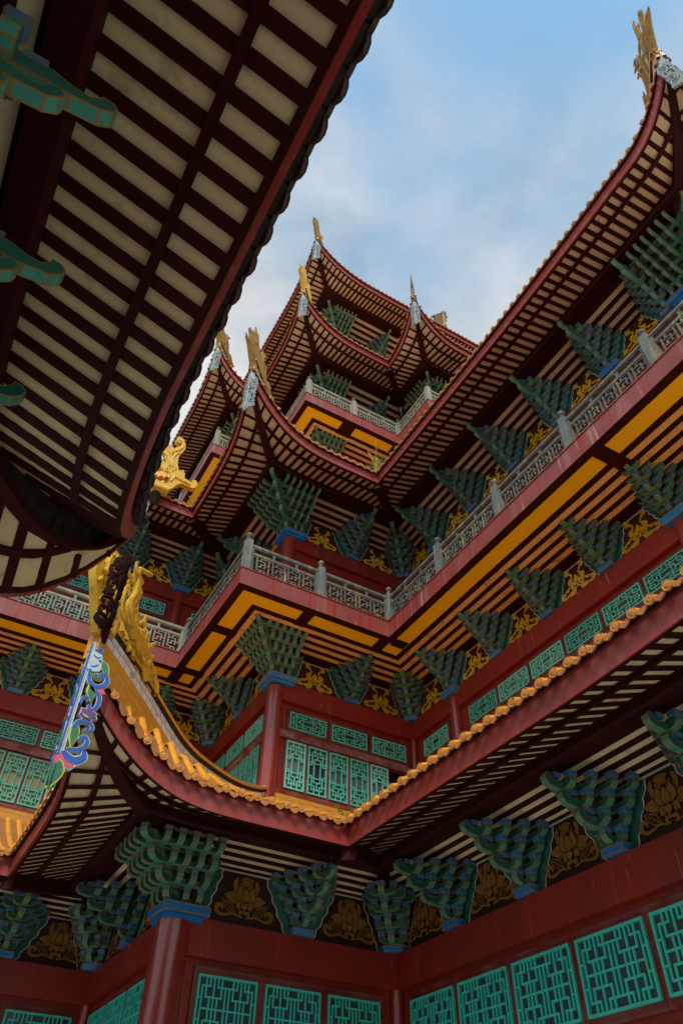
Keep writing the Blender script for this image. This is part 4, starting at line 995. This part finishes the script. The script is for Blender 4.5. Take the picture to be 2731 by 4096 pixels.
def post_mesh(k, kb='stone'):
    mb = MB(); r = .085
    mb.box(-r, r, -r, r, 0, .98, k)
    mb.box(-r * .8, r * .8, -r * .8, r * .8, .98, 1.0, kb)
    prof = [(.0, .05), (.03, .075), (.055, .06), (.07, .045), (.09, .065), (.13, .085), (.17, .08), (.205, .055), (.215, .0)]
    n = 14
    for (za, ra), (zb_, rb) in zip(prof, prof[1:]):
        for q in range(n):
            a, b = 2 * math.pi * q / n, 2 * math.pi * (q + 1) / n
            mb.face([(ra * math.cos(a), ra * math.sin(a), 1.0 + za), (ra * math.cos(b), ra * math.sin(b), 1.0 + za), (rb * math.cos(b), rb * math.sin(b), 1.0 + zb_), (rb * math.cos(a), rb * math.sin(a), 1.0 + zb_)], kb)
    return mb.data('rail_post')
RP = {}
def railing(pts, z, pk, railk, kb='stone', breaks=None):
    """posts at every listed point, a panel between neighbours"""
    a0 = Vector((*pts[0], z))
    root = link(None, 'railing', T)
    pm = RP.setdefault(('post', pk), post_mesh(pk, kb))
    for p in pts: link(pm, 'rail_post', root, Matrix.Translation((p[0], p[1], z)))
    for p, q in zip(pts, pts[1:]):
        d = Vector((q[0] - p[0], q[1] - p[1], 0)); L = round(d.length - .17, 3); d.normalize()
        me = RP.setdefault((L, railk), None) or RP.__setitem__((L, railk), rail_panel_mesh(L, railk)) or RP[(L, railk)]
        s_ = Vector((p[0], p[1], z)) + d * .085
        link(me, 'rail_panel', root, Matrix.Translation(s_) @ Matrix.Rotation(math.atan2(d.y, d.x), 4, 'Z'))
zr = 11.215; o_ = 1.87
railing([(10.2 - o_, 12.43 - 2.22 * i + .0) for i in range(1, 6)][::-1] + [(10.2 - o_, 14.3 - o_), (6.3, 14.3 - o_), (6.17 - o_, 14.3 - o_), (6.17 - o_, 16.4), (6.17 - o_, 18.33 - o_)] , zr, 'post', 'stone')
railing([(6.17 - o_, 18.33 - o_)] + [(1.98 - 2.22 * i, 18.33 - o_) for i in range(5)], zr, 'post', 'stonepale')

#------------------------------------------------------------ storey 3
w3 = MB()
strip(w3, P2, .0, -.3, 11.1, 14.28, 'red', faces='fb')
strip(w3, P2, .12, -.2, 14.28, 14.78, 'red', faces='fbt')
w3.build('wall', T)
pn = MB(); strip(pn, P2, .0, -.2, 14.78, 15.74, 'panel', faces='fb'); strip(pn, P2, .016, 0, 15.70, 15.72, 'white', faces='fb'); pn.build('painted_panel', T)
column(T, 6.17, 14.3, 11.1, 14.62, .205)
for yy in (12.43, 5.3): column(T, 10.16, yy, 11.1, 14.7, .155)
for xx in (4.3, -2.83): column(T, xx, 18.29, 11.1, 14.7, .155)
Z3 = 14.86
for yy in yR: put_bracket(T, 's3', 'R', 10.2, yy, Z3)
for yy in (12.43, 5.3): capblock(10.2, yy, 'R', Z3 - .13)
put_bracket(T, 's3', 'F', 8.22, 14.3, Z3); put_bracket(T, 's3', 'R', 6.17, 16.35, Z3)
for xx in xL: put_bracket(T, 's3', 'F', xx, 18.33, Z3)
for xx in (4.3, -2.83): capblock(xx, 18.33, 'F', Z3 - .13)
put_corner(T, 's3c', 6.17, 14.3, Z3); put_corner(T, 's3i', 10.2, 14.3, Z3); put_corner(T, 's3i', 6.17, 18.33, Z3); put_corner(T, 's3c', 10.2, 3.0, Z3)
ornaments(14.91)
for xx in [5.3] + [3.45 - 1.095 * i for i in range(5)]: put_window(T, 'bar', 'F', xx, 18.33, 13.62)
for xx in (7.075, 8.22, 9.37): put_window(T, 'bar', 'F', xx, 14.3, 12.4)
for i in range(7): put_window(T, 'tall', 'F', 3.2 - .6 * i, 18.33, 11.9)
for i in range(8): put_window(T, 'tall', 'R', 10.2, 11.4 - .8 * i, 12.0)
e2, ty2, pt2 = eaves_of(P2, 2.62, 15.45, {1: longr, 3: short(1.80, 3.0, 3.0), 5: longr}, {1: .22, 3: .30, 5: .3})
h2, r2 = hips(e2, ty2)
roof(T, e2, 2.62, 4.75, 'peach_old', None, r2, h2, ridge_dz=.25)

#------------------------------------------------------------ storey 4 with its balcony
w4 = MB()
strip(w4, P4, .0, -.3, 17.3, 20.4, 'red', faces='fb'); strip(w4, P4, .12, -.2, 20.4, 20.85, 'red', faces='fbt'); strip(w4, P4, 0, -.2, 20.85, 24.0, 'red', faces='f'); strip(w4, P4, .12, -.2, 24.0, 24.45, 'red', faces='fbt'); strip(w4, P4, 0, -.2, 24.45, 25.4, 'panel', faces='f')
w4.build('wall', T)
ys4 = 20.95
put_corner(T, 's2c', 8.28, 16.3, ys4); put_bracket(T, 's2', 'F', 10.28, 16.3, ys4); put_corner(T, 's2i', 12.28, 16.3, ys4); put_bracket(T, 's2', 'R', 8.28, 18.3, ys4)
balcony(P4, 21.70, None, [(7.95, 8.5, 14.32, 15.06), (10.16, 10.42, 14.5, 14.87)], None)
k4 = 1.87
railing([(12.28 - k4, 14.3 - k4), (12.28 - k4, 16.3 - k4), (8.36, 16.3 - k4), (8.28 - k4, 16.3 - k4), (8.28 - k4, 18.3), (8.28 - k4, 20.3 - k4), (6.28 - k4, 20.3 - k4), (6.28 - k4, 22.4), (6.28 - k4, 24.6)], 22.19, 'stonepale', 'stonepale')
railing([(12.28 - k4, 14.3 - k4), (14.6, 14.3 - k4), (16.8, 14.3 - k4)], 22.19, 'stonepale', 'stonepale')
Z4 = 24.50
put_corner(T, 's3c', 8.28, 16.3, Z4); put_bracket(T, 's3', 'F', 10.28, 16.3, Z4); put_corner(T, 's3i', 12.28, 16.3, Z4); put_corner(T, 's3c', 12.28, 14.3, Z4)
put_bracket(T, 's3', 'R', 8.28, 18.3, Z4); put_corner(T, 's3i', 8.28, 20.3, Z4); put_corner(T, 's3c', 6.28, 20.3, Z4); put_bracket(T, 's3', 'R', 6.28, 22.4, Z4); put_bracket(T, 's3', 'R', 6.28, 24.4, Z4); put_bracket(T, 's3', 'F', 14.3, 14.3, Z4)
e3, ty3, pt3 = eaves_of(P4, 2.88, 25.12, {1: short(1.75, 2.1, 2.4), 3: short(1.75, 3.0, 2.8), 5: short(1.75, 2.1, 2.4)}, {1: .08, 3: .08, 5: .08})
# long outer legs of the arms keep the slow upward sweep
h3, r3 = hips(e3, ty3)
roof(T, e3, 2.88, 3.72, 'peach_old', None, r3, h3, ridge_dz=.2)

#------------------------------------------------------------ crown
w5 = MB(); strip(w5, P5, .0, -.3, 25.8, 31.4, 'red', faces='fb'); strip(w5, P5, .12, -.2, 31.4, 31.95, 'red', faces='fbt'); strip(w5, P5, 0, -.2, 31.95, 33.1, 'panel', faces='f'); w5.build('wall', T)
Z5 = 32.05
put_corner(T, 's3c', 9.05, 17.2, Z5)
for xx in (11.2, 13.3, 15.4): put_bracket(T, 's3', 'F', xx, 17.2, Z5)
for yy in (19.3, 21.4): put_bracket(T, 's3', 'R', 9.05, yy, Z5)
e5, ty5, pt5 = eaves_of(P5, 2.9, 32.70, {1: short(1.65, 3.4, 2.4)}, {1: .1})
h5, r5 = hips(e5, ty5)
roof(T, e5, 2.9, 6.0, 'peach_old', None, r5, h5, ridge_dz=.2)

#------------------------------------------------------------ corner carvings
put_horn(T, 3.26, 11.36, 17.42, 0, DRAG_OLD, 's', pscale=.88, dz=-.05)
put_horn(T, 7.58 - .22, .38 - .22, 17.55, 0, DRAG_OLD, 's', pscale=.88, dz=.1)
put_horn(T, -5.13 - 2.62 - .3, 15.7 - .3, 17.4, 0, DRAG_OLD, 's', pscale=.88)
put_horn(T, 5.32, 13.34, 27.15, 0, DRAG, 's', pscale=.88, dz=0)
put_horn(T, 9.32, 11.34, 27.15, 0, None, 's', pscale=.88)
put_horn(T, 3.32, 17.34, 27.15, 0, DRAG_OLD, 's', pscale=.88)
put_horn(T, 6.05, 14.2, 34.62, 0, DRAG_OLD, 's', pscale=.95)
sp = MB(); sp.tube([(9.32, 11.34, 27.2), (9.36, 11.38, 28.0), (9.30, 11.32, 28.6), (9.32, 11.34, 29.3)], [.10, .08, .05, .02], 'bronze', 7); sp.tube([(9.36, 11.38, 28.1), (9.26, 11.28, 28.25), (9.24, 11.26, 28.45)], [.05, .04, .01], 'bronze', 6)
sp.build('gilded_dragon', T, smooth=True)
# the big near dragon and painted board of the lowest roof
DG = Vector((1, 1, 0)).normalized(); DE = Vector((1, -1, 0)).normalized(); HB = Vector((1.18, 9.25, 6.08))
fd = lambda a, c, b: HB + DG * a + DE * c + Vector((0, 0, b))
dm = MB()
def strand(L, r0_, r1_, off=0, flat=.6, peak=None):
    P = spline([fd(a, off, b) for a, b in L], 6); n_ = len(P); rr = []
    for i in range(n_):
        f = i / (n_ - 1); r_ = r0_ + (r1_ - r0_) * f
        if peak: r_ += peak * math.sin(math.pi * f)
        rr.append(r_)
    dm.tube(P, rr, 'gild', 9, flat=(DE, flat))
pl = [(-.60,.86),(-.47,.66),(-.35,.44),(-.13,.10),(.02,.10),(-.06,.35),(-.02,.42),(-.14,.60),(-.06,.66),(-.20,.86),(-.10,.95),(-.24,1.12),(-.14,1.20),(-.28,1.35),(-.16,1.46),(-.30,1.55),(-.42,1.50),(-.60,1.2)]
dm.prism(pl, -.07, .05, fd, 'gild')
for i, (a, b) in enumerate(((-.05,.35),(-.05,.5),(-.12,.64),(-.10,.8),(-.2,.93),(-.18,1.1),(-.25,1.24),(-.22,1.4))):
    L = [(a - .22, b - .12), (a - .10, b + .02), (a + .02, b + .03), (a + .06 + .03 * (i % 2), b + .12)]
    P_ = spline([fd(x_, .06, z_) for x_, z_ in L], 5); n_ = len(P_); dm.tube(P_, [.012 + .045 * math.sin(math.pi * q / (n_ - 1)) for q in range(n_)], 'gild', 8, flat=(DE, .7))
for L in ([(-.5,.75),(-.38,.95),(-.42,1.2),(-.3,1.45)], [(-.3,.5),(-.28,.75),(-.4,.95)], [(-.12,.15),(-.2,.35),(-.1,.55)]):
    P_ = spline([fd(x_, .07, z_) for x_, z_ in L], 6); n_ = len(P_); dm.tube(P_, [.02 + .03 * math.sin(math.pi * q / (n_ - 1)) for q in range(n_)], 'gild', 7)

S1_ = [(1.70,.20),(1.51,.40),(1.27,.50),(1.08,.57),(.87,.62),(.64,.64),(.48,.73),(.38,.93),(.45,1.14),(.42,1.40),(.34,1.54),(.36,1.66),(.47,1.74),(.73,1.87)]
strand(S1_, .04, .035, .08, .8, .055); strand([(p[0] - .07, p[1] + .05) for p in S1_[2:10]], .03, .03, .13, .8, .02); strand([(p[0] + .08, p[1] + .0) for p in S1_[1:9]], .03, .03, .02, .8, .02); strand([(1.40,.10),(1.04,.33),(.84,.44),(.52,.50),(.40,.62),(.29,.80),(.28,1.1),(.36,1.4)], .04, .03, -.02, .8, .05)
strand([(1.35,.20),(1.1,.45),(.9,.55),(.7,.78),(.62,.98),(.78,1.02)], .06, .02, .06, .7, .05)
strand([(.73,.72),(.86,.78),(.86,.88),(.76,.90),(.70,.82)], .06, .03, .12)
for base, tip in (((.80,.85),(.92,1.18)),((.86,.66),(1.14,1.0)),((1.05,.64),(1.34,.92)),((1.15,.60),(1.40,.70)),((.5,1.15),(.66,1.0)),((.46,1.4),(.62,1.25)),((.40,.48),(.34,.62)),((.55,.42),(.50,.55)),((.7,.36),(.62,.5)),((.85,.30),(.8,.45)),((.4,1.6),(.6,1.62)),((1.3,.48),(1.52,.30)),((.15,.25),(.22,.55))):
    m_ = ((base[0] + tip[0]) / 2 + .02, (base[1] + tip[1]) / 2 - .05)
    for of in (.06, -.04): strand([base, m_, tip], .085, .015, of, .5, .02)
for i in range(34):
    t = i / 34 * (len(S1_) - 3); j = int(t); f = t - j; a = Vector((*S1_[j], 0)).lerp(Vector((*S1_[j + 1], 0)), f); d = (Vector((*S1_[j + 1], 0)) - Vector((*S1_[j], 0))).normalized()
    sd_ = 1 if i % 2 else -1; nn = Vector((-d.y, d.x, 0)) * sd_; ln = random.uniform(.13, .26)
    p1 = a + nn * ln * .45 - d * ln * .1; p2 = a + nn * ln * .8 + d * ln * .55; p3 = a + nn * ln * .55 + d * ln * .95
    strand([tuple(a[:2]), tuple(p1[:2]), tuple(p2[:2]), tuple(p3[:2])], .048, .006, random.uniform(-.05, .12), .6, .012)
for y_, L in ((.12, [(-.5,.9),(-.35,1.1),(-.3,1.4)]), (.12, [(-.3,.6),(-.2,.8),(-.3,1.1)]), (.11, [(-.15,.3),(-.12,.6),(-.05,.9)]), (-.11, [(-.5,.9),(-.35,1.1),(-.3,1.4)])): strand(L, .05, .02, y_, .6, .02)
dm.build('gilded_dragon', T, smooth=True)
link(PM['p'], 'carved_corner_board', T, Matrix.Translation((1.135, 9.205, 6.05)) @ Matrix.Diagonal((1.2, 1.2, 1, 1)))
# gilded ridge-end fish on the left arm of the second roof
CHI = [(2.65,15.92),(2.26,15.87),(2.0,16.0),(1.8,16.3),(2.0,16.45),(2.22,16.29),(2.28,16.44),(2.32,16.59),(2.15,16.72),(2.22,16.95),(2.31,16.94),(2.36,17.03),(2.27,17.28),(2.17,17.34),(2.11,17.48),(2.15,17.72),(2.21,17.81),(2.27,17.76),(2.30,17.83),(2.37,17.80),(2.44,17.68),(2.49,17.80),(2.63,17.94),(2.62,18.09),(2.55,18.05),(2.47,18.08),(2.43,18.19),(2.47,18.31),(2.57,18.35),(2.68,18.26),(2.76,18.09),(2.78,17.87),(2.73,17.71),(2.66,17.54),(2.65,17.33),(2.68,17.06),(2.76,16.83),(2.90,16.93),(2.97,16.78),(2.98,16.62),(3.12,16.58),(3.24,16.55),(3.21,16.61),(3.27,16.70),(3.36,16.70),(3.43,16.57),(3.38,16.40),(3.28,16.32),(3.13,16.34),(2.94,16.34),(2.82,16.23),(2.74,16.05)]
cm = MB(); fy = lambda a, c, b: (a, 15.5 + c, b)
cm.prism(CHI, -.09, .09, fy, 'gild')
for L in ([(2.62,17.6),(2.5,17.3),(2.55,17.0),(2.66,16.8)], [(2.3,17.5),(2.45,17.25),(2.5,16.95),(2.6,16.7)], [(2.25,17.2),(2.35,16.95),(2.4,16.7)], [(2.45,16.9),(2.62,16.75),(2.68,16.5),(2.6,16.25)], [(2.35,16.6),(2.5,16.55),(2.52,16.3),(2.45,16.1)], [(2.68,16.5),(2.9,16.45),(3.2,16.42)], [(2.2,17.75),(2.3,17.5),(2.45,17.4)], [(2.4,17.7),(2.45,17.5)], [(2.55,18.2),(2.68,18.05),(2.66,17.8),(2.5,17.6)]):
    for s_ in (-.09, .09): cm.tube(spline([fy(a, s_, b) for a, b in L], 5), .035, 'gild', 6)
cm.build('gilded_ridge_fish', T, smooth=True)
rt = MB()
for i in range(5):
    rt.tube([(1.55 + .16 * i, 15.0, 15.72 + .06 * i), (1.72 + .16 * i, 14.78, 15.36 + .06 * i)], [.085, .085], 'tile', 10)
rt.tube([(1.9, 15.5, 15.80), (2.62, 15.42, 15.78)], .17, 'gild', 14); rt.build('ridge_tiles', T, smooth=True)
DRG = [(13.16,34.05),(13.28,34.31),(13.36,34.54),(13.31,34.59),(13.14,34.32),(13.13,34.41),(13.24,34.62),(13.43,34.84),(13.52,35.04),(13.49,34.81),(13.58,35.13),(13.65,35.10),(13.73,35.31),(13.77,35.31),(13.95,35.80),(13.91,35.52),(14.13,35.94),(14.06,35.63),(14.26,35.94),(14.14,35.57),(14.22,35.60),(14.14,35.32),(14.30,35.43),(14.14,35.04),(14.07,34.83),(14.18,34.93),(14.03,34.51),(13.99,34.31),(14.09,34.36),(14.07,34.22),(13.94,33.6),(13.64,33.4),(13.20,33.5)]
gm = MB(); fz = lambda a, c, b: (a, 14.7 + c, b); gm.prism(DRG, -.06, .06, fz, 'bronze')
gm.tube(spline([fz(13.85, -.09, 33.9), fz(13.9, -.09, 34.5), fz(13.9, -.09, 35.1), fz(13.8, -.09, 35.3)], 5), .08, 'gild_old', 8); gm.build('gilded_ridge_dragon', T, smooth=True)

#=============================================================================== THE NEAR HALL ON THE LEFT
LB = thing('temple_hall', 'near temple hall on the left seen from below, cream boarded eave with dark red rafters', 'temple hall')
PL = Path([(-14, 3.72), (-1.96, 3.72), (-1.96, -6)])
strip_w = MB(); strip(strip_w, PL, 0, -.3, GZ, 3.14, 'red', faces='fb'); strip(strip_w, PL, .12, -.2, 3.14, 3.66, 'red', faces='fbt'); strip_w.build('wall', LB)
pn = MB(); strip(pn, PL, 0, -.2, 3.66, 4.5, 'panel1', faces='fb'); pn.build('painted_panel', LB)
column(LB, -1.96, 3.72, GZ, 3.56, .275)
eL, tyL, ptL = eaves_of(PL, 2.38, 4.28, {1: short(1.58, 2.0, 1.9)}, {1: .46})
eL[0].re = short(1.58, 1.05, 2.2); eL[1].Lf = 3.0; eL[0].Lf = 3.0
hL, rL = hips(eL, tyL)
roof(LB, eL, 2.38, 5.5, 'cream', None, rL, hL, tile='slate', pitch=.2105, PURL1=1.43)
for yy in (3.98, 2.88, 1.78, .68, -.42, -1.52): put_bracket(LB, 'lb', 'E', -1.96, yy, Z1)
for xx in (-3.6, -5.4): put_bracket(LB, 'lb', 'B', xx, 3.72, Z1)
link(PM['d'], 'carved_corner_board', LB, Matrix.Translation((.95, 6.98, 5.98)) @ Matrix.Rotation(math.pi, 4, 'Z') @ Matrix.Scale(.64, 4))  # corner board in shade, its darkness painted by the all-dark palette

#=============================================================================== plants rooted in the gutters
def tuft(name, label, cat, x, y, z, n, h, spread, ks, seeds=0):
    mb = MB()
    for i in range(n):
        a = random.uniform(0, 2 * math.pi); l = h * random.uniform(.45, 1); s_ = spread * random.uniform(.2, 1)
        b = Vector((x + random.uniform(-.08, .08), y + random.uniform(-.08, .08), z)); d = Vector((math.cos(a), math.sin(a), 0)); side = Vector((-d.y, d.x, 0)); w_ = random.uniform(.008, .016)
        prev = None; k = random.choice(ks)
        for q in range(7):
            t = q / 6; p = b + d * s_ * t ** 1.6 + Vector((0, 0, l * (t - .35 * t ** 3 * (s_ / spread)))); ww = w_ * (1 - t) + .001
            cur = (p - side * ww, p + side * ww)
            if prev: mb.face([prev[0], prev[1], cur[1], cur[0]], k)
            prev = cur
    for i in range(seeds):
        a = random.uniform(0, 2 * math.pi); d = Vector((math.cos(a), math.sin(a), 0)) * spread * .7
        pts = [Vector((x, y, z)) + d * (t / 5) ** 1.5 + Vector((0, 0, h * 1.15 * t / 5)) for t in range(6)]
        mb.tube(pts, .006, 'leaf2', 4)
        for q in range(14):
            c = pts[-1].lerp(pts[3], q / 18); e = Vector((random.uniform(-1, 1), random.uniform(-1, 1), random.uniform(.2, 1))).normalized() * .07
            mb.face([c, c + e * .5 + Vector((.01, 0, 0)), c + e, c + e * .5 - Vector((.01, 0, 0))], 'leaf2')
    me = mb.data(name); o = link(me, name); o['label'] = label; o['category'] = cat
    return o
tuft('grass_tuft', 'tall green grass growing on the second eave below the small upper balcony', 'grass tuft', 7.62, 11.74, 15.80, 60, 1.15, .45, ('leaf', 'leaf', 'leaf2'), 3)
tuft('grass_tuft', 'drooping pale grass at the inner roof corner beside the golden fish ornament', 'grass tuft', 3.72, 15.9, 15.80, 70, .75, .55, ('leaf', 'leaf2', 'leaf'), 4)
def weed(label, x, y, z, h):
    mb = MB()
    for i in range(5):
        a = random.uniform(0, 2 * math.pi); d = Vector((math.cos(a), math.sin(a), 0)) * .2
        pts = [Vector((x, y, z)) + d * (t / 4) + Vector((0, 0, h * random.uniform(.9, 1.1) * t / 4)) for t in range(5)]
        mb.tube(pts, .005, 'leaf', 4)
        for q in range(16):
            c = pts[1].lerp(pts[-1], q / 15); e = Vector((random.uniform(-1, 1), random.uniform(-1, 1), random.uniform(-.2, .6))).normalized(); s_ = e.cross(Vector((0, 0, 1))).normalized() * .014
            mb.face([c, c + e * .03 + s_, c + e * .06, c + e * .03 - s_], 'leaf')
    o = link(mb.data('weed'), 'weed'); o['label'] = label; o['category'] = 'weed'
weed('small leafy weed in the gutter corner of the lowest orange tiled roof', 5.62, 9.78, 4.66, .34)
weed('tiny green weed at the inner corner of the upper roof between two horns', 9.46, 13.5, 25.45, .4)

#=============================================================================== ground
g = MB(); g.face([(-120, -120, GZ), (120, -120, GZ), (120, 120, GZ), (-120, 120, GZ)], 'ground')
go = g.build('courtyard_paving'); go['kind'] = 'structure'
